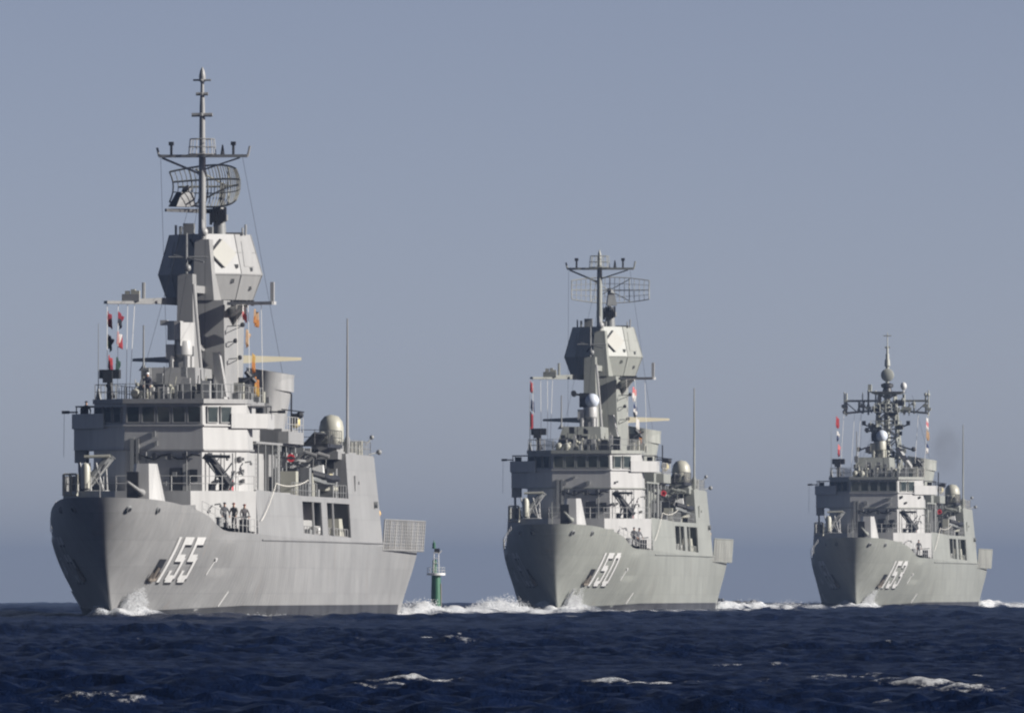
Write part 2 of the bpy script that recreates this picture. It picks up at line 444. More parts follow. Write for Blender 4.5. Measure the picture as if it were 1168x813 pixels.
        # boat-deck bulkhead and boat deck
        bd = MB(); bd.box(sd * 4.4, sd * 7.0, 46.0, 74.2, 8.12, 8.34); B("boat_deck", bd, DECK())
        rl = MB(); rail(rl, [(sd * 6.85, 44.5, 8.3), (sd * 6.8, 58, 8.3)], 1.05, 1.5); B("railing", rl, md); rl = MB(); rail(rl, [(sd * 6.8, 67, 8.3), (sd * 6.8, 74, 8.3)], 1.05, 1.5); B("railing", rl, md)
    im = MB(); im.box(-4.6, 4.6, 38, 76, 4.9, 8.3); B("midships_deckhouse", im, hs)
    im = MB(); im.prism([(-4.5, 50.2), (4.5, 50.2), (4.5, 74.2), (-4.5, 74.2)], 8.36, 11.3); B("amidships_house", im, sp)
    for a, w, z0, z1 in ((53.5, .8, 8.6, 10.5), (60, .8, 8.6, 10.5), (70.5, .9, 8.6, 10.6)):
        d = MB(); d.box(4.5, 4.56, a, a + w, z0, z1); B("watertight_door", d, md)
    fit = MB()
    for i in range(16):
        a = 51 + i * 1.45; z = 8.4
        fit.box(4.6, 4.85 + rng.random() * .5, a, a + .5 + rng.random() * .5, z + rng.random(), z + 1.3 + rng.random() * 1.4)
    fit.pieces("bulkhead_locker", md, root)
    fit = MB()
    for i in range(9):
        a = 52 + i * 2.4; fit.bar((4.9, a, 8.4), (4.9 + rng.random() * .4, a, 11.0 + rng.random()), .06, n=5)
        fit.bar((4.7, a, 10.3 + rng.random()), (6.0, a + .4, 10.3 + rng.random() * .8), .08, n=5)
    fit.pieces("vent_pipe", dk, root)
    # --- deck houses and bridge
    lo = MB(); lo.prism([(-6.58, 46), (-6.58, 28.5), (-2.6, 25.2), (2.6, 25.2), (6.58, 28.5), (6.58, 46)], 4.9, 8.62, [(-6.55, 46), (-6.55, 28.5), (-2.55, 25.3), (2.55, 25.3), (6.55, 28.5), (6.55, 46)])
    low = B("lower_deckhouse", lo, hs)
    rl = MB(); rail(rl, [(-6.2, 45, 8.62), (-6.4, 28.7, 8.62), (-2.5, 25.4, 8.62), (2.5, 25.4, 8.62), (6.4, 28.7, 8.62)], 1.0, 1.3); B("railing", rl, hs)
    up = MB(); up.prism(HOUSE_PLAN(2.62, 5.28, 35.2), 8.62, 11.42, HOUSE_PLAN(2.6, 5.22, 35.2)); up.box(-4.2, 4.2, 35.2, 50, 8.62, 11.42); B("upper_deckhouse", up, hs)
    br = MB(); br.prism(HOUSE_PLAN(2.68, 5.28, 36.2, .03), 11.42, 14.55, HOUSE_PLAN(2.62, 5.2, 36.2, 0)); br.box(-3.9, 3.9, 36.2, 50, 11.42, 14.55)
    bridge = B("bridge", br, hs)
    le = MB(); le.prism(HOUSE_PLAN(2.7, 5.3, 36.3, .12), 13.02, 13.12); B("bridge_ledge", le, hs, bridge)
    le = MB(); le.prism(HOUSE_PLAN(2.7, 5.3, 36.3, .10), 11.36, 11.47); B("bridge_ledge", le, sp, bridge)
    rf = MB(); rf.prism(HOUSE_PLAN(2.62, 5.0, 36.4, .28), 14.55, 14.86); rf.box(-4.2, 4.2, 36.4, 50.3, 14.552, 14.858); B("bridge_roof", rf, sp)
    gl = glass_mat()
    def window(c, dirv, nrm, w=.80, h=1.0):
        c, d, n = Vector(c), Vector(dirv).normalized(), Vector(nrm).normalized(); u = Vector((0, 0, 1))
        fr = MB(); t = .07
        for (x0, x1, y0, y1) in ((-w/2-t, w/2+t, h/2, h/2+t), (-w/2-t, w/2+t, -h/2-t, -h/2), (-w/2-t, -w/2, -h/2, h/2), (w/2, w/2+t, -h/2, h/2)):
            ring = [c + d * x + u * y for x, y in ((x0, y0), (x1, y0), (x1, y1), (x0, y1))]
            fr.loft([[q - n * .02 for q in ring], [q + n * .10 for q in ring]])
        B("window_frame", fr, sp, bridge)
        g = MB(); ring = [c + d * x + u * y for x, y in ((-w/2, -h/2), (w/2, -h/2), (w/2, h/2), (-w/2, h/2))]
        g.loft([[q - n * .02 for q in ring], [q + n * (.02 if k < 2 else .17) for k, q in enumerate(ring)]])
        B("window", g, gl, bridge)
    for i in range(5): window((-2.08 + 1.04 * i, 30.5, 13.80), (1, 0, 0), (0, -1, 0))
    for sd in (1, -1):
        d = Vector((sd * 2.6, 3.1, 0)).normalized(); n = Vector((sd * 3.1, -2.6, 0)).normalized()
        for t in ((.20, .50) if sd > 0 else (.20, .50, .80)): window(Vector((sd * 2.67, 30.5, 13.80)) + Vector((sd * 2.6, 3.1, 0)) * t, d, n, .84, 1.0)
        # bridge wing
        wg = MB(); P = sd; tip = 6.45 if sd > 0 else 6.95; LA = lambda p: 30.5 + 1.19 * (p - 2.7)
        wg.prism([(P * 4.4, LA(4.4) + .15), (P * tip, LA(tip) + .1), (P * tip, LA(tip) + 3.2), (P * 4.4, LA(tip) + 3.2)], 12.86, 13.0)
        w = B("bridge_wing", wg, hs)
        bw = MB()
        q = [(P * 4.38, LA(4.38) - .28), (P * (tip + .05), LA(tip) - .14), (P * (tip + .05), LA(tip) + 3.2)]
        for A_, B_ in zip(q[:-1], q[1:]):
            dv = Vector((B_[0] - A_[0], B_[1] - A_[1])).normalized(); nx = Vector((dv.y, -dv.x)) * P * .09
            bw.prism([A_, B_, (B_[0] - nx.x, B_[1] - nx.y), (A_[0] - nx.x, A_[1] - nx.y)], 12.9, 13.9)
        B("wing_bulwark", bw, hs, w)
        T = LA(tip)
        cn = MB(); cn.prism([(P * 5.1, T - 1.0), (P * (tip - .1), T + .4), (P * (tip - .1), T + 3), (P * 5.1, T + 3)], 14.38, 14.46)
        for (x, y) in ((tip - .15, T + .6), (tip - .15, T + 2.9)): cn.bar((P * x, y, 13.8), (P * x, y, 14.4), .045, n=5)
        B("wing_awning", cn, dk, w)
        rp = MB(); rp.bar((P * (tip - .1), T + 1.6, 14.05), (P * (tip + .95), T + 1.7, 14.05), .06, .05); rp.box(P * (tip + .5), P * (tip + 1.0), T + 1.55, T + 1.8, 13.95, 14.15); rp.box(P * (tip - .9), P * (tip - .4), T + .7, T + 1.2, 13.7, 14.3)
        B("wing_repeater", rp, dk, w)
        if sd < 0:
            rp = MB(); rp.bar((P * (tip + .85), T + 1.7, 14.0), (P * (tip + .9), T + 1.8, 11.0), .013, n=4); B("wire_aerial", rp, md)
    # starboard lower wing block with open leg; port overhang
    wb = MB(); wb.prism([(-6.9, 35.7), (-5.1, 33.7), (-5.1, 42), (-6.9, 42)], 11.45, 12.85); wb.box(-6.9, -6.1, 36.0, 37.4, 10.6, 11.45); B("wing_support", wb, hs)
    wb = MB(); wb.bar((-6.6, 36.6, 8.7), (-6.65, 36.6, 10.8), .11, n=6); B("wing_support", wb, hs)
    wb = MB(); wb.box(4.0, 5.5, 36.4, 58, 11.92, 12.06); wb.box(5.2, 5.9, 50, 58, 12.06, 12.9); B("upper_deck_overhang", wb, sp)
    wb = MB(); wb.box(-5.95, -4.6, 47, 58, 11.9, 12.15); B("upper_deck_overhang", wb, sp)
    lb = MB(); lb.lathe((5.6, 53.5, 11.1), [(.15, -.06), (.28, -.06), (.28, .06), (.15, .06), (.15, -.06)], 18, (0.2, -1, 0)); B("lifebuoy", lb, RED(), root, 40)
    ld = MB()
    for a in (45.5, 46.1): ld.bar((5.75, a, 8.4), (5.75, a, 11.9), .04, n=4)
    for i in range(11): ld.bar((5.75, 45.5, 8.6 + .3 * i), (5.75, 46.1, 8.6 + .3 * i), .025, n=4)
    B("ladder", ld, md)
    for i in range(5): ld = MB(); ld.bar((5.4, 38 + 3.6 * i, 8.3), (5.4, 38 + 3.6 * i, 11.93), .06, n=5); B("awning_post", ld, md)
    rl = MB(); rail(rl, [(5.85, 49.5, 12.9), (5.85, 58, 12.9)], 1.0, 1.4); B("railing", rl, hs)
    # --- fittings on the houses' front
    fh = MB()
    zz = 11.0
    for i in range(9):
        p = -2.2 + i * .52; fh.bar((p, 30.38, zz - .05 + .2 * math.sin(i * 1.7)), (p + .52, 30.38, zz - .05 + .2 * math.sin(i * 1.7 + 1.7)), .07, n=5)
        if i % 2: fh.box(p - .12, p + .14, 30.2, 30.45, zz - .25, zz + .2)
    B("hose_run", fh, dk)
    pl = MB()
    for p, w in ((-2.25, .26), (-1.86, .2)): pl.box(p, p + w, 30.2, 30.47, 9.2, 12.2)
    pl.pieces("ventilation_trunk", md, root)
    dd = MB(); dd.box(.4, 1.3, 30.42, 30.56, 8.7, 10.2); B("watertight_door", dd, dk); dd = MB(); dd.box(1.75, 2.3, 30.42, 30.56, 9.3, 10.1); B("fuse_box", dd, dk)
    sc = MB()
    for x, y, z in ((3.7, 31.65, 10.9), (4.6, 32.7, 9.9), (4.0, 26.3, 7.7), (5.1, 33.3, 10.6)):
        sc = MB(); sc.bar((x + .05, y, z), (x + .5, y - .25, z + .05), .05, n=5); sc.ball((x + .5, y - .25, z - .1), .11, 1, 8, 6); B("deck_light", sc, md)
    bx = MB(); bx.box(4.25, 4.75, 29.6, 30.4, 8.62, 9.35); B("hose_reel", bx, RED())
    bx = MB(); bx.box(4.0, 4.6, 28.7, 29.4, 8.62, 9.5); bx.box(3.4, 3.8, 27.8, 28.2, 8.62, 9.1); bx.pieces("ready_use_locker", dk, root)
    # forecastle: breakwater, bollards, gun
    bk = MB()
    for sd in (1, -1): bk.prism([(sd * .0, 12.6), (sd * 4.3, 15.2), (sd * 4.3, 15.35), (sd * 0, 12.75)], 5.9, 7.6)
    B("breakwater", bk, sp)
    for sd in (1, -1):
        for a in (6.5, 20.3):
            bo = MB(); pw = half_b(a, RIM(a)) - 1.0; z = DECKZ(a)
            for d in (0, .7): bo.lathe((sd * pw, a + d, z), [(.2, -.05), (.2, .6), (.26, .62), (.26, .7), (.1, .72)], 10)
            B("bollard", bo, md, root, 40)
    wl_ = MB(); wl_.lathe((0, 8.2, 6.6), [(.5, 0), (.5, .7), (.35, .8), (.35, 1.1), (.45, 1.25), (0.1, 1.3)], 14); B("capstan", wl_, md, root, 40)
    jk = MB(); jk.bar((0.0, 1.0, 7.0), (0.0, .85, 9.9), .05, .03); B("jackstaff", jk, sp)
    # gun: faceted shield on a round ring, barrel trained forward
    z0 = 5.85
    gm = MB(); gm.lathe((0, 21.6, z0 - .4), [(1.75, 0), (1.75, .9), (1.5, 1.0)], 24); gun = B("gun_mount", gm, sp, root, 40)
    sh = MB()
    bot = [(-.75, 19.9), (.55, 19.9), (1.45, 21.4), (1.35, 23.9), (-1.35, 23.9), (-1.45, 21.4)]
    top = [(-.40, 20.6), (.40, 20.6), (.70, 21.6), (.62, 23.1), (-.62, 23.1), (-.70, 21.6)]
    sh.prism(bot, z0 + .6, z0 + 4.55, top); B("gun_shield", sh, hs, gun)
    bb = MB(); bb.lathe((0, 20.3, z0 + 2.6), [(.24, 0), (.2, .9), (.13, 1.0), (.11, 3.5), (.08, 6.6), (.095, 6.62), (.095, 6.9), (.04, 6.9)], 12, (0, -1, .10)); B("gun_barrel", bb, sp, gun, 40)
    sl = MB(); sl.box(-.95, -.2, 19.72, 20.2, z0 + 1.7, z0 + 4.0); B("gun_port", sl, BLACK(), gun)
    # missile launcher frames either side of the bridge front
    for sd in (1, -1):
        base = (sd * 4.2, 28.2, 8.62)
        fr = MB(); c = Vector(base)
        fr.box(c.x - .7, c.x + .7, c.y - 1.0, c.y + 1.0, 8.60, 8.68)
        for dx in (-.55, .55):
            for dy in (-.9, .9): fr.bar(c + Vector((dx, dy, 0)), c + Vector((dx + sd * (.5 if dy < 0 else .1), dy, 1.35 if sd > 0 else 1.9)), .07, n=5)
        fr.bar(c + Vector((-.55, -.9, 0)), c + Vector((.9, -.9, 1.9)), .06, n=5)
        fr.bar(c + Vector((.55, -.9, 0)), c + Vector((-.7, -.9, 1.9)), .06, n=5)
        ln = B("missile_launcher", fr, hs if sd < 0 else md)
        for k in range(2):
            cn = MB(); A_ = c + Vector((-sd * .9 + sd * 0, -.55 + 1.1 * k, 2.35)); D_ = Vector((sd * .62, -.12, -.78)).normalized()
            cn.bar(A_, A_ + D_ * 2.5, .28, n=8); cn.bar(A_ - D_ * .06, A_, .33, n=8); cn.bar(A_ + D_ * 2.5, A_ + D_ * 2.6, .33, n=8)
            B("missile_canister", cn, dk if sd > 0 else md, ln, 40)
        cp = MB(); cp.bar(c + Vector((-1.0 * sd, -.9, 2.35)), c + Vector((.75 * sd, -.9, 2.3)), .11, n=6); B("launcher_crossbeam", cp, cr if sd < 0 else dk, ln)
    rk = MB()   # light frames by the starboard bulwark
    for x in (-6.3, -5.85, -5.4): rk.bar((x, 27, 8.3), (x, 27, 9.75), .09, n=4)
    rk.bar((-6.3, 27, 9.75), (-5.4, 27, 9.75), .07, n=4); rk.bar((-6.3, 27, 8.35), (-5.4, 27, 8.35), .07, n=4); B("light_rack", rk, cr)
    lr = MB(); lr.lathe((-4.75, 26.6, 8.7), [(.1, 0), (.3, .1), (.32, 1.5), (.2, 1.75), (.05, 1.8)], 12); B("liferaft_canister", lr, cr, root, 40)

    # --- roof of the bridge
    th = MB(); th.prism([(-3.0, 37), (1.3, 37), (1.3, 46), (-3.0, 46)], 14.86, 17.1, [(-2.35, 37.8), (1.1, 37.8), (1.1, 46), (-2.35, 46)]); B("roof_house", th, tp)
    rl = MB(); rail(rl, [(-4.1, 50, 14.86), (-4.1, 36.5, 14.86), (-5.15, 36.4, 14.86), (-5.15, 33.7, 14.86), (-2.6, 30.45, 14.86), (2.6, 30.45, 14.86), (5.15, 33.7, 14.86), (5.15, 36.4, 14.86), (4.1, 36.5, 14.86), (4.1, 50, 14.86)], 1.0, 1.2); B("railing", rl, md)
    gear = MB()
    for i in range(15):
        p = -2.6 + i * .35 + rng.random() * .1; a = 33 + rng.random() * 3
        gear.box(p, p + .2 + rng.random() * .35, a, a + .4, 14.86, 15.15 + rng.random() * .75)
    gear.pieces("roof_locker", md, root)
    gear = MB()
    for i in range(12):
        gear = MB(); p = -2.5 + rng.random() * 5; a = 33.5 + rng.random() * 3
        gear.bar((p, a, 14.8), (p + rng.uniform(-.3, .3), a, 15.6 + rng.random() * .9), .05, .03)
        gear.ball((p, a, 15.5 + rng.random() * .4), .14, 1, 8, 6); B("roof_aerial", gear, cr)
    for i in range(2):
        bl = MB(); bl.ball((-2.3 + .75 * i, 33, 15.25), .33, 1, 14, 10); bl.bar((-2.3 + .75 * i, 33, 14.8), (-2.3 + .75 * i, 33, 15.1), .12); B("satellite_dome", bl, cr, root, 50)
    rr2 = random.Random(int(number))
    for i in range(20):
        g = MB(); p = rr2.uniform(-2.6, 3.2); a = rr2.uniform(34, 36.6); w_ = rr2.uniform(.1, .34); h_ = rr2.uniform(.4, 1.5); g.box(p - w_, p + w_, a, a + .5, 14.86, 14.86 + h_)
        if i % 3 == 0: g.bar((p, a + .2, 14.9), (p + rr2.uniform(-.2, .2), a + .2, 16.2 + rr2.random()), .05, .03)
        B("roof_locker", g, rr2.choice((dk, dk, md, hs)))
    for i in range(7):
        g = MB(); p = rr2.uniform(-2.8, 1.0); z = rr2.uniform(15.2, 16.6); g.box(p, p + rr2.uniform(.2, .6), 36.75, 37.2, z, z + rr2.uniform(.2, .7)); B("equipment_box", g, rr2.choice((dk, md, md)))
    sg = MB(); sg.bar((-4.3, 34.8, 14.85), (-4.3, 34.8, 16.3), .24, .2, 8); sg.bar((-3.95, 34.8, 15.0), (-4.55, 34.8, 15.9), .1); sig = B("optical_director", sg, dk, root, 40)
    sg = MB(); sg.box(-4.98, -3.62, 34.4, 35.3, 16.3, 16.9); sg.box(-4.7, -4.05, 34.1, 34.4, 16.0, 16.8); B("director_head", sg, dk, sig)
    sg = MB(); sg.lathe((-5.15, 35.2, 14.86), [(.22, 0), (.03, .9), (.02, 5.2)], 6); B("whip_aerial", sg, md)
    sg = MB(); sg.lathe((-2.6, 39, 16.9), [(.35, 0), (.1, .35), (.07, .5), (.05, 3.1)], 8); B("whip_aerial", sg, md)
    # fire-control director in front of the mast
    fd = MB()
    fd.bar((-.75, 39.6, 16.9), (-.75, 39.6, 17.9), .19, n=8); fd.bar((.28, 39.6, 16.9), (.28, 39.6, 17.9), .24, n=8); fd.box(-1.0, .6, 39.9, 41.0, 16.9, 17.9)
    fd.lathe((-.0, 40, 17.75), [(.4, 0), (.62, .25), (.62, 1.05), (.55, 1.2)], 18)
    fd.box(-1.15, -.55, 39.5, 40.6, 17.7, 18.7)
    fdo = B("fire_control_director", fd, cr if not upgraded else hs, root, 40)
    hd = MB()
    if upgraded and tall_topmast:
        hd.prism([(-1.05, 39.6), (-.55, 39.3), (-.12, 39.3), (-.12, 40.8), (-1.05, 40.8)], 19.0, 20.3); hd.prism([(-.10, 39.25), (.62, 40.4), (.62, 41.0), (-.10, 41.0)], 18.6, 20.2); hd.box(-1.55, -1.05, 39.6, 40.1, 20.0, 20.35)
        hd.bar((-.3, 40.2, 18.7), (-.3, 40.2, 19.3), .35)
        B("director_head", hd, hs, fdo, 30)
    else:
        hd.box(-1.0, -.1, 39.6, 40.9, 18.9, 20.2); B("director_head", hd, dk, fdo)
        hd = MB(); hd.ball((.15, 39.8, 19.5), .66, 1, 18, 12); B("director_dome", hd, paint("blue_white_dome", (.55, .60, .68), .4, .05, 0), fdo, 50)
        hd = MB(); hd.lathe((-1.5, 39.8, 20.1), [(.26, 0), (.26, .5)], 10, (0, -1, .2)); hd.bar((-1.5, 39.8, 20.1), (-.6, 40, 20.0), .1); B("director_camera", hd, dk, fdo, 40)

    # rungs, pipes, junction boxes and wires that break up the plain plating
    lr_ = random.Random(int(number) * 3 + 1)
    for i in range(5):
        t = lr_.random(); sd = 1; q0 = Vector((2.75, 30.4, 0)).lerp(Vector((5.25, 33.5, 0)), t); z = lr_.choice((9.2, 9.9, 10.7, 11.9, 12.5))
        g = MB(); g.box(q0.x + .0, q0.x + .16, q0.y - .2, q0.y + .05 + .2 * lr_.random(), z, z + .12 + .2 * lr_.random()); B("junction_box", g, sp)
    for t in (.12, .46, .72):
        q0 = Vector((2.72, 30.35, 0)).lerp(Vector((5.28, 33.5, 0)), t); g = MB(); g.bar((q0.x + .06, q0.y - .03, 8.65), (q0.x + .05, q0.y - .03, 11.3), .045, n=5); B("conduit", g, hs)
    for p in (-1.2, 1.55):
        g = MB(); g.bar((p, 30.42, 8.65), (p, 30.42, 11.3), .05, n=5); B("conduit", g, md)
    for i in range(7):
        g = MB(); p = -2.2 + 4.4 * lr_.random(); z = lr_.choice((9.0, 9.6, 11.7, 12.3)); g.box(p, p + .12 + .25 * lr_.random(), 30.22, 30.45, z, z + .15 + .35 * lr_.random()); B("junction_box", g, md)
    for i in range(9):
        a = 50 + 2.6 * i + lr_.random(); g = MB(); x = 5.2 + lr_.random() * 1.2; z0_ = 8.4; h_ = .7 + 1.5 * lr_.random(); w_ = .25 + .35 * lr_.random()
        g.box(x - w_, x + w_, a, a + .4 + lr_.random(), z0_, z0_ + h_); B("deck_locker", g, lr_.choice((md, dk, hs, cr)))
    for i in range(6):
        g = MB(); a = 49 + 4 * i + lr_.random(); g.bar((5.0, a, 8.4), (5.0, a + .1, 11.8), .07, n=6); g.box(4.7, 5.4, a - .2, a + .3, 11.5, 11.9); B("vent_post", g, lr_.choice((md, dk)))
    for i in range(8):
        a = 38 + 2.0 * i; x = 3.2 + .9 * lr_.random(); g = MB(); g.box(x, x + .3 + .4 * lr_.random(), a, a + .6, 14.86, 15.2 + .9 * lr_.random()); B("roof_locker", g, lr_.choice((md, dk, cr)))
    ztop = 31.7 if upgraded else 24.2
    for i, (p0, a0, z0_, p1, a1, z1_) in enumerate(((-2.8, 48.6, ztop, -3.9, 60, 15), (2.9, 48.6, ztop, 3.9, 62, 17), (0, 48.9, ztop, 0, 76, 13), (-.2, 48.6, ztop - 1, -2.4, 34, 14.9), (.3, 48.6, ztop - 3, 2.3, 34, 14.9), (.0, 48.6, ztop - 2, 0, 31.5, 14.9))):
        g = MB(); g.bar((p0, a0, z0_), (p1, a1, z1_), .014, n=3); B("rigging_wire", g, dk)
    # --- mast
    if upgraded: build_radar_mast(root, B, tp, hs, tall_topmast, radar_yaw)
    else: build_lattice_mast(root, B, tp)

    # --- funnels: a pair, splayed outward
    for sd in (1, -1):
        fn = MB(); rings = []
        for t, z in ((0, 12.0), (.4, 14.4), (1, 17.25)):
            cx = sd * (2.45 + .52 * t); rr_, ra = 1.32 + .36 * t, 2.1
            rings.append([(cx + rr_ * math.cos(q), 62.5 + ra * math.sin(q), z - (.28 * (math.cos(q) * sd) * t) ) for q in [2 * math.pi * i / 28 for i in range(28)]])
        fn.loft(rings, caps=False)
        inner = [(rings[-1][i][0] * .97 + sd * 2.97 * .03, rings[-1][i][1] * .97 + 62.5 * .03, rings[-1][i][2]) for i in range(28)]
        deep = [(x, y, z - 1.2) for x, y, z in inner]
        fn.loft([rings[-1], inner, deep], caps=False)
        f_ = B("funnel", fn, paint("funnel_paint_" + number, tuple(c * 1.25 for c in hull_col), .42, .06, .10), root, 40)
        cp = MB(); cp.add(deep, [tuple(range(28))]); B("funnel_interior", cp, BLACK(), f_)
        for k in (-.8, .1, .9):
            ex = MB(); ex.lathe((sd * 2.85, 62.5 + k, 15.6), [(.34, 0), (.34, 1.25), (.28, 1.25), (.28, .4)], 12); B("exhaust_pipe", ex, BLACK(), f_, 40)
    fb = MB(); fb.box(-4.3, 4.3, 58.5, 67, 11.3, 13.2); B("funnel_base", fb, sp)
    # gear between bridge and funnel, port side
    g = MB(); g.bar((3.6, 44, 14.9), (3.8, 44, 16.3), .28, .24, 8); g.box(3.3, 4.1, 43.4, 44.4, 15.9, 16.5); g.bar((3.8, 43.6, 16.9), (4.4, 44.0, 16.2), .17, n=8); B("optical_director", g, dk, root, 40)
    g = MB(); g.bar((3.9, 43, 14.9), (3.7, 43, 16.2), .07); g.bar((3.7, 43, 16.2), (4.6, 43.4, 16.7), .08); B("davit_arm", g, dk)
    g = MB(); g.bar((5.3, 56, 12.9), (5.3, 56, 15.6), .06); g.bar((4.6, 56, 14.5), (6.2, 56, 14.3), .04); g.ball((5.9, 56, 14.1), .26, 1, 8, 6); g.box(5.3, 5.7, 55.7, 56.1, 13.5, 14.2); B("searchlight", g, dk)
    g = MB(); g.ball((5.45, 57, 13.6), .35, 1.2, 10, 8); B("foul_weather_cover", g, paint("yellow_canvas", (.6, .5, .2), .7, .1, 0), root, 50)
    # --- hangar and after superstructure
    hg = MB(); hg.prism([(-7.22, 74), (7.22, 74), (7.20, 92), (-7.20, 92)], 5.1, 11.62, [(-6.78, 74), (6.78, 74), (6.60, 91.4), (-6.60, 91.4)])
    hangar = B("hangar", hg, sp)
    ho = MB(); ho.box(-3.6, 3.6, 91.9, 92.1, 5.2, 10.8); B("hangar_door", ho, md, hangar)
    ho = MB(); ho.bar((7.02, 79.2, 9.6), (7.12, 79.2, 9.6), .12); ho.box(6.75, 6.98, 78.0, 78.6, 9.0, 10.1); B("hangar_locker", ho, sp, hangar)
    ho = MB(); ho.bar((6.9, 89.0, 8.1), (7.2, 89.0, 8.1), .24, n=10); B("hangar_vent", ho, md, hangar, 40)
    fw = MB(); fw.box(4.6, 6.0, 73.6, 73.98, 9.6, 11.2); fw.box(5.4, 6.6, 73.5, 73.98, 8.4, 9.3); B("hangar_front_recess", fw, dk, hangar)
    rl = MB(); rail(rl, [(-6.4, 75, 11.62), (-6.4, 91, 11.62), (6.4, 91, 11.62), (6.4, 75, 11.62)], 1.0, 1.1); B("railing", rl, md)
    for a, h_, w in ((84, .9, .5), (86.2, 1.0, .9), (88.4, .8, .6), (90, 1.1, .4)):
        g = MB(); g.box(5.9 - w, 5.9, a, a + .8, 11.62, 11.62 + h_); B("hangar_roof_box", g, cr)
    g = MB(); g.bar((6.3, 90.6, 11.7), (6.9, 91.2, 11.9), .05); g.ball((7.0, 91.2, 11.9), .2, 1, 10, 8); B("floodlight", g, md, root, 40); g = MB(); g.bar((6.3, 89, 12.4), (6.7, 89.4, 12.9), .05); g.ball((6.7, 89.4, 12.95), .17, 1, 10, 8); B("floodlight", g, md, root, 40)
    g = MB(); g.prism([(4.2, 72), (6.5, 72), (6.5, 82), (4.2, 82)], 11.2, 11.75); g.box(4.6, 6.4, 72.2, 76, 11.75, 12.2); B("dome_platform", g, sp)
    g = MB(); g.lathe((5.25, 78, 12.0), [(.45, 0), (.55, .25), (.88, .5), (.88, 1.5), (.78, 1.95), (.5, 2.3), (.05, 2.42)], 24); B("satellite_dome", g, cr, root, 50)
    g = MB(); g.ball((4.9, 75.5, 12.75), .42, 1.05, 16, 10); g.bar((4.9, 75.5, 12.1), (4.9, 75.5, 12.5), .2); B("satellite_dome", g, cr, root, 50)
    g = MB(); g.ball((5.85, 75.2, 12.55), .40, 1.2, 16, 10); g.bar((5.85, 75.2, 12.1), (5.85, 75.2, 12.3), .2); B("satellite_dome", g, cr, root, 50)
    g = MB(); g.lathe((6.65, 76, 8.4), [(.14, 0), (.14, 3.6), (.18, 3.7), (.18, 4.3), (.10, 4.5), (.085, 7.5), (.05, 12.8)], 8); B("whip_aerial", g, sp, root, 40)
    g = MB(); rail(g, [(3.0, 66, 12.2), (6.5, 66, 12.2), (6.5, 74, 12.2)], 1.0, 1.0); g.beam((3.2, 67, 12.15), (6.6, 67, 12.15), .3, .2); g.beam((6.4, 66, 12.1), (6.4, 74, 12.1), .3, .25); B("decoy_platform", g, dk)
    g = MB()
    for i in range(8):
        a = 67 + .85 * i; g.bar((4.8, a, 12.2), (5.6, a - .3, 13.0), .12, n=6)
    g.bar((3.4, 66.2, 12.2), (4.7, 66, 12.0), .35, n=8); B("decoy_launcher", g, dk, root, 40)
    # boat davit (the boat itself is a thing of its own)
    g = MB()
    for a in (58.8, 65.6):
        g.path([(4.7, a, 8.4), (5.0, a, 10.9), (5.9, a, 11.55), (6.7, a, 11.3)], .13, 6)
        g.bar((6.5, a, 11.35), (6.4, a, 9.9), .02, n=4)
    g.bar((5.0, 58.8, 11.0), (5.0, 65.6, 11.0), .1)
    B("boat_davit", g, sp, root, 40)
    g = MB(); g.lathe((5.5, 69.3, 8.3), [(.5, 0), (.45, 1.6), (.3, 1.9)], 12); cr_ = B("deck_crane", g, sp, root, 40)
    g = MB(); g.beam((5.5, 69.3, 10.1), (6.4, 61.2, 10.9), .35, .45, .2, .25); B("crane_jib", g, dk, cr_)
    # torpedo tubes
    g = MB(); 
    for dx, dz in ((0, 0), (.42, 0), (.21, .36)): g.bar((5.6 + dx, 67.5, 9.1 + dz), (6.0 + dx, 71.5, 9.1 + dz), .2, n=10)
    B("torpedo_tubes", g, cr, root, 40)
    # hanging line along the screen
    ln = MB(); pts = []
    for t in np.linspace(0, 1, 15): pts.append((6.85 + .2 * t, 28.9 + 6.1 * t, 6.6 + 2.6 * t - 1.0 * t * (1 - t)))
    for t in np.linspace(0, 1, 15)[1:]: pts.append((7.05 + .1 * t, 35 + 16 * t, 9.2 + .35 * t - 2.4 * t * (1 - t) * .5))
    ln.path(pts, .028, 5); B("slack_line", ln, ROPE())
    # notch gear
    g = MB(); g.box(5.7, 6.3, 26.4, 27.0, 5.7, 6.7); g.bar((5.0, 24.6, 5.7), (5.0, 24.6, 6.5), .25, n=8); g.bar((5.4, 25.2, 6.8), (6.5, 26.0, 6.9), .05); g.box(4.6, 5.2, 25.2, 25.8, 5.7, 6.3); B("mooring_reel", g, dk)
    rl = MB(); rail(rl, [(4.9, 14.2, 6.9), (6.2, 20.5, 5.85), (6.8, 28, 5.75)], 0.95, 1.3, .018); B("railing", rl, hs)
    rl = MB(); rail(rl, [(-4.9, 14.2, 6.9), (-6.2, 20.5, 5.85), (-6.8, 28, 5.75)], 0.95, 1.3, .018); B("railing", rl, hs)
    # --- flight deck nets, raised
    for sd in (1, -1):
        nm = MB(); n = 22; hb = lambda a: half_b(a, 4.9)
        A0, A1 = 92.2, 117.9
        for i in range(n + 1):
            a = A0 + (A1 - A0) * i / n
            p = hb(a) + .02 + .45 * (a - A0) / (A1 - A0); nm.bar((sd * p, a, 4.85), (sd * (p + .15), a, 7.05), .045 if i % 3 else .07, n=4)
        for z, q in ((4.88, .35), (7.05, .5)):
            nm.path([(sd * (hb(A0 + (A1 - A0) * i / n) + q - .33 + .45 * i / n), A0 + (A1 - A0) * i / n, z) for i in range(n + 1)], .07, 4)
        net = B("safety_net", nm, sp)
        ms = MB()
        N = 46
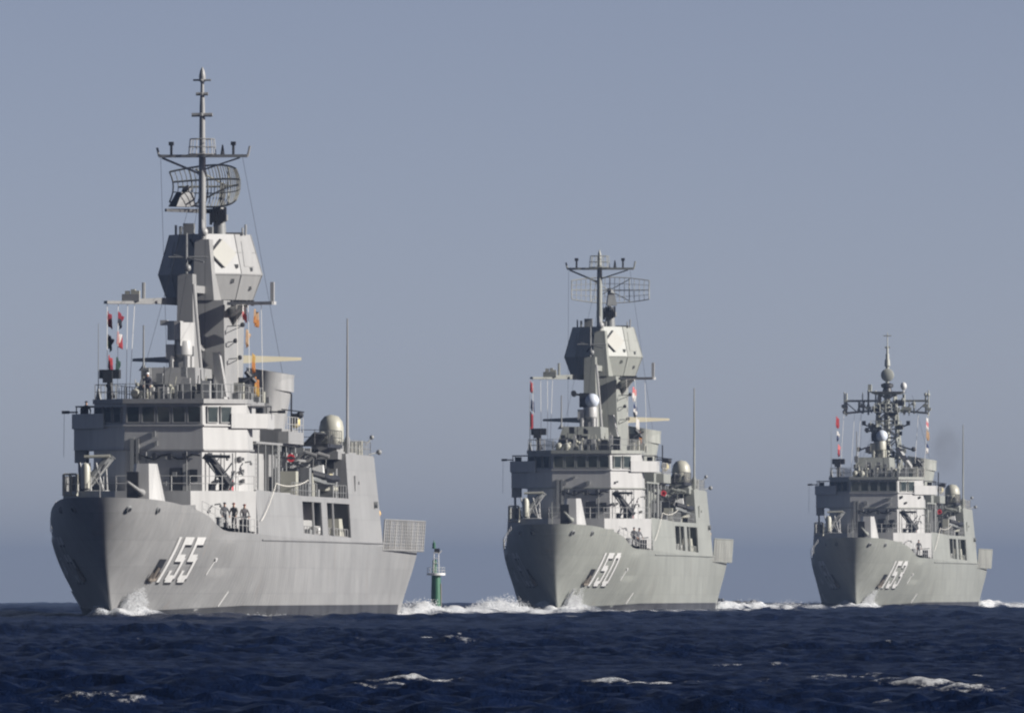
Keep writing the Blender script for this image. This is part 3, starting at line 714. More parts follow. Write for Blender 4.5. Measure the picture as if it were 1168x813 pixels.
        for i in range(N + 1):
            a = A0 + (A1 - A0) * i / N; p = hb(a) - .33 + .45 * i / N; ms.bar((sd * (p + .37), a, 4.9), (sd * (p + .49), a, 7.0), .02, n=3)
        for j in range(1, 9):
            t = j / 9; ms.path([(sd * (hb(A0 + (A1 - A0) * i / n) + .04 + .45 * i / n + .12 * t), A0 + (A1 - A0) * i / n, 4.9 + 2.1 * t) for i in range(n + 1)], .017, 3)
        B("net_mesh", ms, paint("net_wire", (.26, .255, .245), .6, .1, 0), net)
    g = MB(); g.ball((6.6, 93.0, 7.5), .32, 1, 12, 8); g.bar((6.6, 93, 5.1), (6.6, 93, 7.3), .06); B("deck_beacon", g, paint("amber_lens", (.55, .35, .12), .4, .1, 0), root, 50)
    return root

def build_radar_mast(root, B, tp, hs, tall, yaw):
    dk, md, cr = DARK(), MID(), CREAM()
    tw = MB(); cx = .35
    tw.prism([(cx - 1.55, 47.2), (cx + 1.55, 47.2), (cx + 2.0, 52.6), (cx - 2.0, 52.6)], 14.8, 21.9, [(cx - 1.1, 48.4), (cx + 1.25, 48.4), (cx + 2.0, 53.5), (cx - 2.0, 53.5)])
    mast = B("mast", tw, tp)
    sp = MB(); sp.prism([(-.55, 48.3), (.95, 48.3), (1.2, 50.5), (-.9, 50.5)], 21.9, 26.1, [(-.42, 48.6), (.56, 48.6), (.7, 50.5), (-.6, 50.5)]); B("mast_spine", sp, tp, mast)
    bt = MB(); bt.prism([(1.35, 45.2), (2.1, 45.2), (2.3, 47.3), (1.2, 47.3)], 14.86, 16.2, [(1.2, 46.6), (1.5, 46.6), (1.6, 47.3), (1.2, 47.3)])
    bt.loft([[(1.0, 47.2, 18.3), (1.5, 46.9, 18.3), (1.55, 47.3, 18.3), (1.0, 47.4, 18.3)], [(1.5, 45.0, 15.2), (2.3, 44.8, 15.2), (2.35, 45.6, 15.2), (1.5, 45.8, 15.2)]]); B("mast_buttress", bt, hs, mast)
    fc = MB(); fc.prism([(-1.0, 43.4), (.22, 43.4), (.3, 46), (-1.0, 46)], 16.9, 23.6, [(-.92, 43.7), (.1, 43.7), (.1, 45.5), (-.92, 45.5)]); fc.beam((-.4, 45, 22.6), (0, 49, 22.6), .8, .5); fc.beam((-.4, 45, 18.6), (0, 48, 18.6), .8, .4); B("fore_mast_column", fc, tp, mast)
    pb = MB(); pb.bar((.25, 43.2, 22.9), (.75, 43.4, 16.9), .11, n=6); B("column_lit_edge", pb, hs, mast)  # pale bar that stands for the sunlit edge of the column
    # aerial cross on the column
    ax = MB(); ax.bar((-.35, 44, 23.6), (-.35, 44, 26.4), .09, .07); ax.bar((-1.6, 44, 24.75), (1.1, 44, 24.75), .06); ax.bar((-1.3, 44.3, 24.9), (.9, 43.6, 24.4), .05)
    ax.ball((-.25, 43.7, 24.0), .26, 1, 12, 8); B("cross_aerial", ax, md, mast)
    # faceted radar drum
    plan = [(0, -3.0), (2.45, -1.05), (3.62, .9), (2.6, 3.1), (-2.6, 3.1), (-3.62, .9), (-2.45, -1.05)]
    sc = lambda k, z: [(.07 + p * k, 51.9 + a * k, z) for p, a in plan]
    dr = MB(); dr.loft([sc(.82, 21.95), sc(.99, 23.7), sc(1.0, 23.8), sc(.78, 26.5)])
    drum = B("radar_drum", dr, tp, mast)
    edge = MB(); edge.loft([sc(1.012, 23.70), sc(1.012, 23.80)]); B("drum_seam", edge, tp, mast)
    for k in range(7):
        sm = MB(); sm.path([sc(.823, 21.97)[k], sc(1.004, 23.75)[k], sc(.782, 26.5)[k]], .035, 5); B("drum_corner_strip", sm, tp, mast)
    sm = MB(); ring_ = sc(.885, 25.25); sm.path(ring_ + ring_[:1], .022, 4); B("drum_weld_seam", sm, tp, mast)
    for k, (t, z) in enumerate(((.25, 23.2), (.6, 22.8), (.8, 23.3), (.5, 24.1), (.9, 24.3))):
        k_ = (.82 + .18 * (z - 21.95) / 1.8) if z < 23.75 else 1 - .22 * (z - 23.8) / 2.7
        A_, B_ = (sc(k_, z)[0], sc(k_, z)[1]) if k % 2 == 0 else (sc(k_, z)[1], sc(k_, z)[2])
        q_ = Vector(A_).lerp(Vector(B_), t); bx_ = MB(); bx_.box(q_.x - .14, q_.x + .14, q_.y - .1, q_.y + .1, z - .12, z + .12); B("drum_fitting", bx_, md if k % 2 else tp, mast)
    # raised array panels with dark chevron strips along two edges on the forward faces
    lo, hi = sc(1.0, 23.8), sc(.78, 26.5)
    for i, j in ((0, 1), (1, 2), (6, 0), (5, 6), (2, 3), (4, 5)):
        A_, B_, C_, D_ = Vector(lo[i]), Vector(lo[j]), Vector(hi[j]), Vector(hi[i])
        nrm = (B_ - A_).cross(D_ - A_).normalized()
        ctr = (A_ + B_ + C_ + D_) / 4
        if nrm.dot(ctr - Vector((.07, 51.9, 25))) < 0: nrm = -nrm
        w_ = (B_ - A_).length; ux = (B_ - A_).normalized(); uy = nrm.cross(ux)
        if uy.z < 0: uy = -uy
        if w_ > 2.6:
            L_ = 1.0; c = ctr + ux * (0.22 if i == 0 else -.22 if i == 6 else 0)
            dm_ = [c + ux * L_, c + uy * L_, c - ux * L_, c - uy * L_]
        else:
            c = ctr; dm_ = [c + ux * .55 - uy * .9, c + ux * .45 + uy * .9, c - ux * .45 + uy * .9, c - ux * .55 - uy * .9]
        pn = MB(); pn.loft([[q - nrm * .02 for q in dm_], [q + nrm * (.08 if w_ > 2.6 else .03) for q in dm_]]); B("radar_panel", pn, paint("array_face", (.25, .245, .215), .5, .05, 0) if w_ > 2.6 else tp, mast)
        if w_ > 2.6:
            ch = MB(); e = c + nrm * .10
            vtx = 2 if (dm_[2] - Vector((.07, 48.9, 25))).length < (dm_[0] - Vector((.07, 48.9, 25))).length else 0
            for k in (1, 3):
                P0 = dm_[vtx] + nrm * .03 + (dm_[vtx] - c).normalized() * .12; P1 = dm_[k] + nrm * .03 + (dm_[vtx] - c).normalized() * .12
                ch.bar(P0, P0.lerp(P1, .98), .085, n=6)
            B("panel_chevron", ch, dk, mast)
    tpf = MB()
    for p, a, w, h in ((-1.15, 50.6, .75, .75), (.35, 50.3, .4, .5), (1.9, 51.6, 1.2, .14), (-2.0, 52.5, .16, .6), (2.6, 52.0, .09, .7), (-2.4, 53, .09, .7), (2.25, 53, .07, .5)): tpf.box(p - w / 2, p + w / 2, a, a + .6, 26.45, 26.5 + h)
    tpf.pieces("drum_roof_box", md, mast)
    un = MB()
    for i in range(9):
        p = 1.4 + i * .22; z = 21.5 + .3 * rng.random(); un.box(p - .04 - .1 * rng.random(), p + .12, 49.6 + .22 * i, 50.0 + .22 * i, z, 21.96)
    un.pieces("cable_bracket", dk, mast)
    # yards under the drum
    yd = MB(); yd.beam((-.4, 45.2, 21.75), (-3.9, 42.9, 21.75), .7, .62, .5, .25); yd.beam((-2.6, 43.5, 21.62), (-5.6, 41.6, 21.62), .6, .2)
    yd.bar((-3.2, 43.2, 21.8), (-3.2, 43.2, 23.0), .12); yd.box(-4.6, -3.4, 42.4, 43.0, 21.7, 22.2); B("signal_yard", yd, tp, mast)
    yd = MB(); yd.beam((1.3, 50.6, 20.9), (3.2, 48, 21.55), .5, .8, .4, .2); yd.beam((2.0, 48.3, 21.66), (5.3, 47, 21.66), .6, .22); yd.box(5.05, 5.3, 46.8, 47.2, 21.6, 23.1)
    yd.loft([[(1.5, 50.8, 19.6), (1.6, 51.6, 19.6), (1.6, 51.6, 21.7), (1.5, 50.8, 21.7)], [(3.1, 49.0, 21.4), (3.1, 49.6, 21.4), (3.1, 49.6, 21.6), (3.1, 49.0, 21.6)]]); B("signal_yard", yd, hs, mast)
    eq = MB()
    for p in (-4.4, -4.0, -3.7): eq.box(p, p + .3, 42.5, 42.9, 22.2, 22.35 + .3 * rng.random())
    eq.pieces("yard_sensor", cr, mast)
    # lower yard
    yd = MB(); yd.beam((0, 53, 17.9), (-5.8, 57, 17.95), .6, .7, .5, .2); B("lower_yard", yd, tp, mast)
    yd = MB(); yd.beam((0, 53, 17.9), (5.75, 57, 18.0), .6, .75, .5, .2); B("lower_yard", yd, SUNLIT_TAN(), mast)  # same yard as starboard, coloured brighter as if sunlit
    sa = MB()
    for z, L_ in ((20.1, 1.0), (17.85, .8), (19.0, .5)):
        sa = MB(); sa.bar((1.6, 49, z), (1.9 + L_, 48.2, z + .05), .035); sa.bar((1.6, 49, z - .5), (1.9 + L_, 48.2, z), .03); sa.ball((1.95 + L_, 48.2, z + .1), .17, 1, 8, 6); B("outrigger_aerial", sa, dk, mast)
    hl = MB()
    hl.bar((-5.5, 41.7, 21.52), (-3.75, 42.7, 21.52), .016, n=4)
    for p in (-5.5, -4.8, -4.2, -3.75): hl.bar((p, 41.7 + .57 * (p + 5.5), 21.52), (p + .25 if p < -4 else p, 40, 14.9), .016, n=4)
    B("halyards", hl, ROPE(), mast); hl = MB(); hl.bar((2.7, 47.0, 21.55), (4.4, 47.0, 21.55), .016, n=4)
    for p in (2.7, 3.5, 4.4): hl.bar((p, 47.0, 21.55), (p + .4, 45, 14.9), .016, n=4)
    B("halyards", hl, ROPE(), mast)
    # topmast
    top = 37.9 if tall else 33.6
    tm = MB(); tm.lathe((.05, 48.9, 25.9), [(.30, 0), (.27, 1.0), (.24, 5.6), (.22, 6.2), (.19, top - 28.6)] + ([(.13, top - 27.5), (.12, top - 26.9), (.2, top - 26.85), (.24, top - 26.5), (.16, top - 26.1), (.03, top - 25.85)] if tall else [(.16, top - 26.3), (.03, top - 25.9)]), 10); B("topmast", tm, tp, mast, 40)
    bs = MB(); bs.ball((.2, 48.4, 26.6), .32, 1, 10, 8); bs.bar((.15, 48.5, 26.2), (.05, 48.9, 28.2), .14, .1); B("topmast_foot", bs, hs, mast, 40)
    if tall:
        for z, w, r in ((37.05, .62, .07), (36.1, .42, .12), (34.66, .72, .14)):
            cb = MB(); cb.bar((.05 - w, 48.8, z), (.05 + w, 48.8, z), r, n=6); cb.bar((.05, 48.8 - w, z), (.05, 48.8 + w, z), r * .8, n=6); B("crosstree", cb, tp, mast)
    cg = MB(); z0, z1 = 31.95, 33.0
    for i in range(10):
        t0, t1 = 2 * math.pi * i / 10, 2 * math.pi * (i + 1) / 10; P = lambda t, z, r: (.05 + r * math.cos(t), 48.9 + r * math.sin(t), z)
        cg.bar(P(t0, z1, .85), P(t1, z1, .85), .035, n=4); cg.bar(P(t0, z0, .95), P(t1, z0, .95), .035, n=4); cg.bar(P(t0, z0, .95), P(t0, z1, .85), .03, n=4)
        cg.bar(P(t0, z0 + .5, .95), P(t1, z0 + .5, .95), .025, n=4)
    B("topmast_cage", cg, tp, mast)
    ty = MB(); ty.beam((-2.9, 48.6, 31.82), (3.25, 48.6, 31.82), .3, .2); ty.bar((-2.9, 48.6, 31.8), (-3.05, 48.6, 32.4), .08); ty.bar((3.25, 48.6, 31.8), (3.4, 48.6, 32.5), .08)
    ty.bar((-2.7, 48.6, 31.7), (-.1, 48.8, 30.6), .08); ty.bar((2.7, 48.6, 31.7), (.2, 48.8, 30.9), .06); B("topmast_yard", ty, tp, mast)
    ty = MB()
    for p in (-2.06, 2.25): ty = MB(); ty.bar((p, 48.6, 31.9), (p, 48.6, 32.75), .09); ty.box(p - .16, p + .16, 48.4, 48.8, 32.55, 32.8); B("yard_lamp", ty, dk, mast)
    ty = MB(); ty.bar((1.5, 48.6, 31.9), (1.5, 48.6, 32.6), .16, .04); B("cone_aerial", ty, dk, mast)
    # air-search radar on its own pedestal
    px, pa = .65, 53.2
    pd = MB(); pd.lathe((px, pa, 26.4), [(.5, 0), (.42, 1.0), (.6, 1.1), (.6, 1.5), (.35, 1.6), (.3, 2.0)], 16); ra = B("air_search_radar", pd, md, root, 40)
    bx = MB()
    for i in range(6): bx.box(px - .6 + .2 * i, px - .45 + .2 * i, pa - .7, pa - .3, 27.2 + .15 * (i % 3), 28.3 + .12 * (i % 2))
    B("drive_gear", bx, dk, ra)
    rf = reflector(7.2, 2.9 if tall else 2.4, 1.0, 23 if tall else 17, 4 if tall else 5, .046 if tall else .028)
    M_ = Matrix.Translation((px - (.5 if tall else 0), pa, 29.9 if tall else 29.95)) @ Matrix.Rotation(R(yaw), 4, 'Z') @ Matrix.Rotation(R(0), 4, 'X')
    rf.v = [tuple(M_ @ (Vector(v) + Vector((0, .5, 0)))) for v in rf.v]
    B("radar_reflector", rf, paint("lattice_paint", (.28, .28, .25), .5, .1, 0), ra)
    fm = MB(); fm.beam((0, .9, -1.75), (0, -4.2, -1.75), .28, .34, .2, .2); fm.prism([(-.45, -3.6), (.45, -3.6), (.5, -1.9), (-.5, -1.9)], -1.5, -.5, [(-.3, -3.0), (.3, -3.0), (.35, -2.0), (-.35, -2.0)]); fm.bar((0, -2.4, -.5), (0, -2.1, -.1), .35, .2); fm.bar((0, .9, -1.8), (0, .9, .2), .2)
    fm.v = [tuple(M_ @ Vector(v)) for v in fm.v]
    B("feed_boom", fm, dk if tall else md, ra)

def build_lattice_mast(root, B, tp):
    dk, md, cr, hs = DARK(), paint("old_mast_paint", (.30, .31, .28), .5, .15, .1), CREAM(), HOUSE()
    m = MB(); legs = [(-1.5, 47), (1.5, 47), (1.6, 52), (-1.6, 52)]; tops = [(-.85, 48.4), (.85, 48.4), (.85, 51), (-.85, 51)]
    zz = [14.8, 17.2, 19.4, 21.3, 23.0, 24.4]
    at = lambda k, z: tuple(Vector((legs[k][0], legs[k][1], 14.8)).lerp(Vector((tops[k][0], tops[k][1], 24.4)), (z - 14.8) / 9.6))
    for k in range(4):
        m.bar(at(k, 14.8), at(k, 24.4), .17, .13, 6)
        for i in range(5):
            m.bar(at(k, zz[i]), at((k + 1) % 4, zz[i + 1]), .08, n=5); m.bar(at((k + 1) % 4, zz[i]), at(k, zz[i + 1]), .08, n=5); m.bar(at(k, zz[i + 1]), at((k + 1) % 4, zz[i + 1]), .1, n=5)
    m.bar((0, 49.5, 14.8), (0, 49.5, 24.4), .42, .35, 8)
    mast = B("mast", m, md)
    lg = MB(); lg.beam((1.3, 47.6, 18.2), (3.7, 45.5, 14.9), .4, .5); B("mast_strut", lg, hs, mast)
    pf = MB(); pf.prism([(-1.4, 48), (1.4, 48), (1.4, 51.4), (-1.4, 51.4)], 24.3, 24.6, [(-2.0, 47.6), (2.0, 47.6), (2.0, 51.8), (-2.0, 51.8)]); pf.box(-2.1, -1.7, 48.5, 49.2, 24.6, 25.4); B("mast_platform", pf, md, mast)
    for z, w in ((20.3, 1.7), (22.2, 1.3), (17.6, 2.0)):
        q = MB(); q.box(-w, w, 47.4, 48.6, z, z + .14); rail(q, [(-w, 47.4, z + .1), (w, 47.4, z + .1)], .9, .7, .03); q.box(-w - .3, -w + .3, 47.6, 48.2, z + .1, z + .75); q.box(w - .3, w + .25, 47.6, 48.2, z + .05, z + .6); B("mast_platform", q, md, mast)
    for sd in (1, -1):
        y = MB()
        for z in (22.15, 23.55): y.beam((sd * .7, 48.6, z + (.4 if z < 23 else 0)), (sd * 4.75, 48.4, z), .28, .24)
        for k in range(8):
            p = 1.2 + 3.6 * rng.random() if k > 1 else (3.1, 4.75)[k]; z = 21.7 + .6 * rng.random(); t_ = 23.3 + 1.5 * rng.random()
            y.bar((sd * p, 48.4, z), (sd * p, 48.4, t_), .06 + .06 * rng.random(), n=5); y.ball((sd * p, 48.4, z + (t_ - z) * rng.random()), .14 + .16 * rng.random(), 1.2, 8, 6)
            if k % 2: y.box(sd * p - .3, sd * p + .3, 48.1, 48.5, z + .6, z + .95)
        y.bar((sd * 1.6, 48.4, 22.2), (sd * 3.2, 48.4, 23.5), .06); y.bar((sd * 3.2, 48.4, 22.2), (sd * 4.7, 48.4, 23.5), .06)
        B("signal_yard", y, md, mast)
        y = MB(); y.beam((sd * 1, 48.2, 20.4), (sd * 2.6, 47.9, 20.9), .15, .15); y.box(sd * 2.3, sd * 2.7, 47.6, 48.2, 20.8, 21.3); y.bar((sd * 1.2, 47.9, 18.6), (sd * 3.1, 47.8, 18.0), .09); y.ball((sd * 3.1, 47.8, 18.1), .28, 1, 8, 6); B("outrigger_aerial", y, dk, mast)
    q = MB(); q.ball((1.95, 48.2, 25.2), .36, 1.25, 14, 10); q.bar((1.95, 48.2, 24.5), (1.95, 48.2, 24.9), .12); B("satellite_dome", q, WHITE(), mast, 50)
    q = MB(); q.lathe((0, 49.6, 24.5), [(.6, 0), (.45, .5), (.7, .65), (.7, .95), (.3, 1.1)], 14); B("radar_pedestal", q, dk, mast, 40)
    q = MB(); q.lathe((0.05, 49.3, 26.45), [(.1, -.45), (.5, -.35), (.74, -.05), (.74, .12), (.62, .2), (.05, .25)], 24, (0, -1, .12)); B("dish_radar", q, md, mast, 50)
    q = MB(); q.lathe((0, 49.9, 25.2), [(.2, 0), (.2, 2.2), (.34, 2.3), (.28, 3.0), (.2, 3.1), (.2, 3.6), (.12, 3.7), (.14, 4.4), (.06, 4.5), (.05, 5.9), (.02, 6.1)], 10); q.bar((-.45, 49.9, 30.9), (.45, 49.9, 30.9), .06); q.bar((-.3, 49.9, 29.6), (.3, 49.9, 29.6), .1); B("topmast", q, md, mast, 40)
    hl = MB()
    for p in (-4.8, -3.6, -2.9): hl.bar((p, 48.3, 22.0), (p * .98, 42, 14.9), .016, n=4)
    for p in (4.7, 3.6): hl.bar((p, 48.3, 22.0), (p * .98, 43, 14.9), .016, n=4)
    B("halyards", hl, ROPE(), mast)
    sa = MB()
    for i in range(30):
        p = rng.uniform(-1.7, 1.7); z = rng.uniform(15.2, 24); w = rng.uniform(.12, .32); sa.box(p - w, p + w, 46.8 + .1 * (z - 15), 47.3 + .1 * (z - 15), z, z + .45)
    sa.pieces("mast_box", dk, mast)

def ship_root(xs, ys, phi, a=6.5): return xs - a * math.sin(phi), ys - a * math.cos(phi), phi
SHIPS = {}
def world_pt(key, p, a, z):
    x0, y0, ph = SHIPS[key]
    return Vector((x0 + p * math.cos(ph) + a * math.sin(ph), y0 - p * math.sin(ph) + a * math.cos(ph), z - y0 * y0 / (2 * EARTH)))
SHIPS["155"] = ship_root(-26.24, 866.0, .115)
SHIPS["150"] = ship_root(4.07, 1178.0, .094)
SHIPS["153"] = ship_root(37.7, 1443.0, .106)
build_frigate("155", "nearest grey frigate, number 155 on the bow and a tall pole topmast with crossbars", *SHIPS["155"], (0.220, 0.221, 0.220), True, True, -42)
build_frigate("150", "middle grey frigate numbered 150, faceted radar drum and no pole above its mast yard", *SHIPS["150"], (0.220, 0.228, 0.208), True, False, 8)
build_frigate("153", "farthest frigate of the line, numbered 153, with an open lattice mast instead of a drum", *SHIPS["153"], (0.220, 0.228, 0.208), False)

# ------------------------------------------------------------------ sea: one sheet to beyond the horizon, waves as real displacement
def hb_wl():
    aa = np.linspace(0, 130, 261); return aa, np.array([half_b(a, 0.15) if a < 114 else (5.3 if a < 117.5 else 0) for a in aa])
WLA, WLB = hb_wl()
def ship_coords(key, X, Y):
    x0, y0, ph = SHIPS[key]; dx, dy = X - x0, Y - y0
    return dx * math.cos(ph) - dy * math.sin(ph), dx * math.sin(ph) + dy * math.cos(ph)

_W = np.random.RandomState(5)
NW = 54
LAM = np.exp(np.linspace(math.log(0.42), math.log(28), NW))
STP = np.where(LAM < 1.3, .088, np.where(LAM < 2.6, .068, np.where(LAM < 5, .036, np.where(LAM < 11, .020, .013)))) * (.7 + .6 * _W.rand(NW))
DIR = R(-98) + _W.randn(NW) * np.where(LAM < 6, .85, .55)
PHS = _W.rand(NW) * 2 * math.pi
def smooth_noise(X, Y, sx, sy, seed, n=14):
    q = np.random.RandomState(seed); out = np.zeros_like(X)
    for i in range(n):
        t = q.rand() * 2 * math.pi; k = (.5 + q.rand() * 1.3); out += np.cos(X / sx * k * math.cos(t) + Y / sy * k * math.sin(t) + q.rand() * 6.28)
    return out / math.sqrt(n / 2)
CAPS = [  # breaking crests: x px, y px of the crest in the photograph's frame -> turned into places on the sea; half width m, height m, strength
    (455, 730, .8, .14, .8), (480, 727, 1.0, .18, 1.0), (502, 724, .7, .18, 1.0), (412, 733, .6, .1, .5), (240, 782, .55, .10, .9), (150, 796, .75, .12, .75), (100, 802, .7, .08, .5), (900, 774, .6, .08, .5), (945, 773, .5, .10, .7), (975, 772, .45, .10, .8), (1020, 776, .5, .09, .7), (1052, 779, .45, .10, .85), (1075, 782, .4, .09, .9), (1100, 786, .4, .07, .8), (990, 777, .4, .06, .5), (850, 757, .65, .10, .7),
    (724, 777, .6, .09, .9), (478, 780, .5, .08, .8), (393, 783, .5, .08, .5), (400, 731, .6, .10, .6), (526, 737, .5, .1, .5), (1060, 715, 1.0, .12, .45), (935, 698, 1.6, .2, .6), (140, 727, .5, .1, .5), (40, 718, .6, .1, .5),
    (700, 702, 3.6, .25, 1.0), (742, 700, 2.4, .2, .8), (660, 704, 2.0, .15, .6), (200, 705, 2.5, .2, .5), (250, 704, 1.2, .2, .6), (30, 693, 2.5, .25, .5), (995, 800, .5, .06, .6), (1135, 770, .6, .08, .6), (585, 713, .6, .1, .35)]
def build_sea():
    r = np.concatenate([np.geomspace(2, 140, 30)[:-1], 140 * np.exp(np.arange(0, math.log(560 / 140), .00115)), 560 * np.exp(np.arange(0.001, math.log(1560 / 560), .0018)), 1560 * np.exp(np.arange(0.004, math.log(14000 / 1560), .0045))])
    az = np.concatenate([np.linspace(-180, -8, 30), [-6, -4.5, -3.6], np.linspace(-3, 3, 820), [3.6, 4.5, 6], np.linspace(8, 180, 30)])
    RR, AZ = np.meshgrid(r, np.radians(az), indexing='ij')
    X0, Y0 = RR * np.sin(AZ), RR * np.cos(AZ)
    fade = np.clip((7 - np.abs(np.degrees(AZ))) / 3.5, 0, 1) * np.clip((RR - 40) / 100, 0, 1)
    X, Y, Z, J = X0.copy(), Y0.copy(), np.zeros_like(X0), np.zeros_like(X0)
    grp = 1 + .28 * smooth_noise(X0, Y0, 16, 24, 3)
    for lam, s, d, ph in zip(LAM, STP, DIR, PHS):
        k = 2 * math.pi / lam; a = s / k
        ar = k * (X0 * math.cos(d) + Y0 * math.sin(d)) + ph
        c, sn = np.cos(ar), np.sin(ar); w = fade * grp
        # short waves fade with distance once the sheet can no longer carry them
        w = w * np.clip(lam / (RR * .0027), 0, 1)
        if lam > 4: w = w * np.interp(RR, [180, 320, 900], [.45, .6, 1.35])
        Z += a * c * w; X -= .85 * a * math.cos(d) * sn * w; Y -= .85 * a * math.sin(d) * sn * w; J += s * c * w
    foam = np.zeros_like(Z)
    patch = smooth_noise(X0, Y0, 9, 14, 8)
    foam += np.clip((J - .70) / .25, 0, 1) * np.clip((patch - .8) / .8, 0, 1) * .6
    for px, py, hw, h, st in CAPS:
        d = min((CAM_H - .1) * FPX / (py - LEVEL), 1150.); cx = (px - 584) / FPX * d; cy = d
        hw = hw * 1.5
        sel = (np.abs(X0 - cx) < hw * 3) & (np.abs(Y0 - cy) < 9 + hw * 3)
        if not sel.any(): continue
        dx, dy = X0[sel] - cx, Y0[sel] - cy
        env = np.exp(-(dx / hw) ** 2)
        dy = dy - .5 * np.sin(dx / hw * 2.1 + px) - .3 * np.sin(dx / hw * 5.3 + py); wy = 1.0 + hw * .3
        Z[sel] += h * .75 * env * np.where(dy < 0, np.exp(-(dy / (wy * .7)) ** 2), np.exp(-(dy / (wy * 1.8)) ** 2))
        crest = np.clip((J[sel] + .12) / .5, 0, 1)          # foam clings to the crests that are really there
        foam[sel] = np.maximum(foam[sel], st * np.clip(1.6 * env * np.exp(-((dy + .1) / (wy * 1.2)) ** 2), 0, 1) * (.12 + .88 * crest))
    for key in SHIPS:
        p, a = ship_coords(key, X0, Y0)
        b = np.interp(a, WLA, WLB); dd = np.abs(p) - b
        near = (a > 4) & (a < 118) & (dd < 8) & (dd > -3)
        nz = smooth_noise(X0, Y0, 1.2, 5, 21)
        bow = np.exp(-((a - 8) / 7.0) ** 2) * near
        Z += bow * .75 * np.exp(-((dd - .5) / .8) ** 2) * (1 + .25 * nz)
        foam = np.maximum(foam, np.clip(bow * 1.3 * np.exp(-((dd - .5) / 1.0) ** 2), 0, 1))
        side = near * np.exp(-((dd - .2) / .9) ** 2)
        foam = np.maximum(foam, np.clip(side * (.50 + .45 * nz), 0, .9))
        dive = near * np.exp(-((dd - .16 * (a - 8)) / 1.3) ** 2) * (a > 8) * (a < 60)
        foam = np.maximum(foam, np.clip(dive * (.25 + .45 * nz), 0, .8)); Z += dive * .22
        aft = (a > 112) & (a < 520)
        dec = np.exp(-np.clip(a - 118, 0, None) / 260)
        wid = 6.2 + .018 * np.clip(a - 118, 0, None)
        n2 = smooth_noise(X0, Y0, 3.5, 9, 33); n3 = smooth_noise(X0, Y0, .9, 2.5, 34); n4 = smooth_noise(X0, Y0, .3, 1.2, 36)
        band = aft * np.exp(-(np.abs(p) / wid) ** 6)
        foam = np.maximum(foam, np.clip(band * dec * (1.05 + .3 * n2), 0, 1))
        edge = aft * (np.exp(-((p - wid) / 1.6) ** 2) + np.exp(-((p + wid) / 1.6) ** 2))
        gain = .30 if key == "155" else .48
        Z += dec * (edge * gain * np.clip(1 + .5 * n2 + .25 * n3 + .15 * n4, 0, 2.2) + band * (.18 + .10 * n3 + .05 * n4))
        foam = np.maximum(foam, np.clip(edge * dec * 1.2, 0, 1))
        if key == "155":
            for ca, cp, wa, wp, h in ((123, 6.2, 6, 2.2, .38), (214, 1.6, 14, 2.3, .48), (180, 2.0, 16, 3.0, .15), (232, -1.0, 12, 2.4, .28)):
                g = np.exp(-((a - ca) / wa) ** 2 - ((p - cp) / wp) ** 2); Z += h * g * (1 + .20 * n3 + .12 * n4); foam = np.maximum(foam, np.clip(g * 1.6, 0, 1))
    Z -= RR ** 2 / (2 * EARTH)
    nr, nc = X.shape
    co = np.stack([X, Y, Z], -1).reshape(-1, 3).astype(np.float32)
    i = np.arange(nr - 1)[:, None] * nc + np.arange(nc - 1)[None, :]
    quads = np.stack([i, i + 1, i + nc + 1, i + nc], -1).reshape(-1, 4).astype(np.int32)   # wound so that normals point up
    quads = quads[:, ::-1] if True else quads
    me = bpy.data.meshes.new("sea")
    me.vertices.add(len(co)); me.vertices.foreach_set("co", co.ravel())
    me.loops.add(quads.size); me.loops.foreach_set("vertex_index", np.ascontiguousarray(quads).ravel())
    me.polygons.add(len(quads)); me.polygons.foreach_set("loop_start", np.arange(0, quads.size, 4, dtype=np.int32))
    me.polygons.foreach_set("use_smooth", np.ones(len(quads), dtype=bool))
    me.update(calc_edges=True)
    at = me.attributes.new("foam", 'FLOAT', 'POINT'); at.data.foreach_set("value", foam.ravel().astype(np.float32))
    m, n, l, b = node_mat("sea_water")
    geo = n.new("ShaderNodeNewGeometry")
    def noise(scale, vec, detail=4, rough=.6):
        mp = n.new("ShaderNodeMapping"); mp.inputs["Scale"].default_value = vec; l.new(geo.outputs["Position"], mp.inputs["Vector"])
        q = n.new("ShaderNodeTexNoise"); q.inputs["Scale"].default_value = scale; q.inputs["Detail"].default_value = detail; q.inputs["Roughness"].default_value = rough
        l.new(mp.outputs[0], q.inputs["Vector"]); return q.outputs["Fac"]
    b.inputs["Base Color"].default_value = (.0026, .0072, .026, 1); b.inputs["Specular IOR Level"].default_value = .12; b.inputs["Roughness"].default_value = .30; b.inputs["IOR"].default_value = 1.33
    bu = n.new("ShaderNodeBump"); bu.inputs["Strength"].default_value = 1.0; bu.inputs["Distance"].default_value = .12
    hs_ = n.new("ShaderNodeMath"); hs_.operation = 'MULTIPLY_ADD'; hs_.inputs[1].default_value = 3.2
    l.new(noise(.75, (1, .6, 1), 3, .6), hs_.inputs[0]); l.new(noise(2.6, (1, .6, 1), 7, .7), hs_.inputs[2]); l.new(hs_.outputs[0], bu.inputs["Height"]); l.new(bu.outputs[0], b.inputs["Normal"])
    fm = n.new("ShaderNodeBsdfPrincipled"); fm.inputs["Base Color"].default_value = (.55, .56, .57, 1); fm.inputs["Roughness"].default_value = .9
    att = n.new("ShaderNodeAttribute"); att.attribute_name = "foam"
    ad = n.new("ShaderNodeMath"); ad.operation = 'SUBTRACT'
    mr = n.new("ShaderNodeMapRange"); mr.inputs[1].default_value = .3; mr.inputs[2].default_value = .7; mr.inputs[3].default_value = 0.02; mr.inputs[4].default_value = .85
    l.new(noise(7.0, (1, .35, 1.5), 9, .82), mr.inputs[0])
    l.new(att.outputs["Fac"], ad.inputs[0]); l.new(mr.outputs[0], ad.inputs[1])
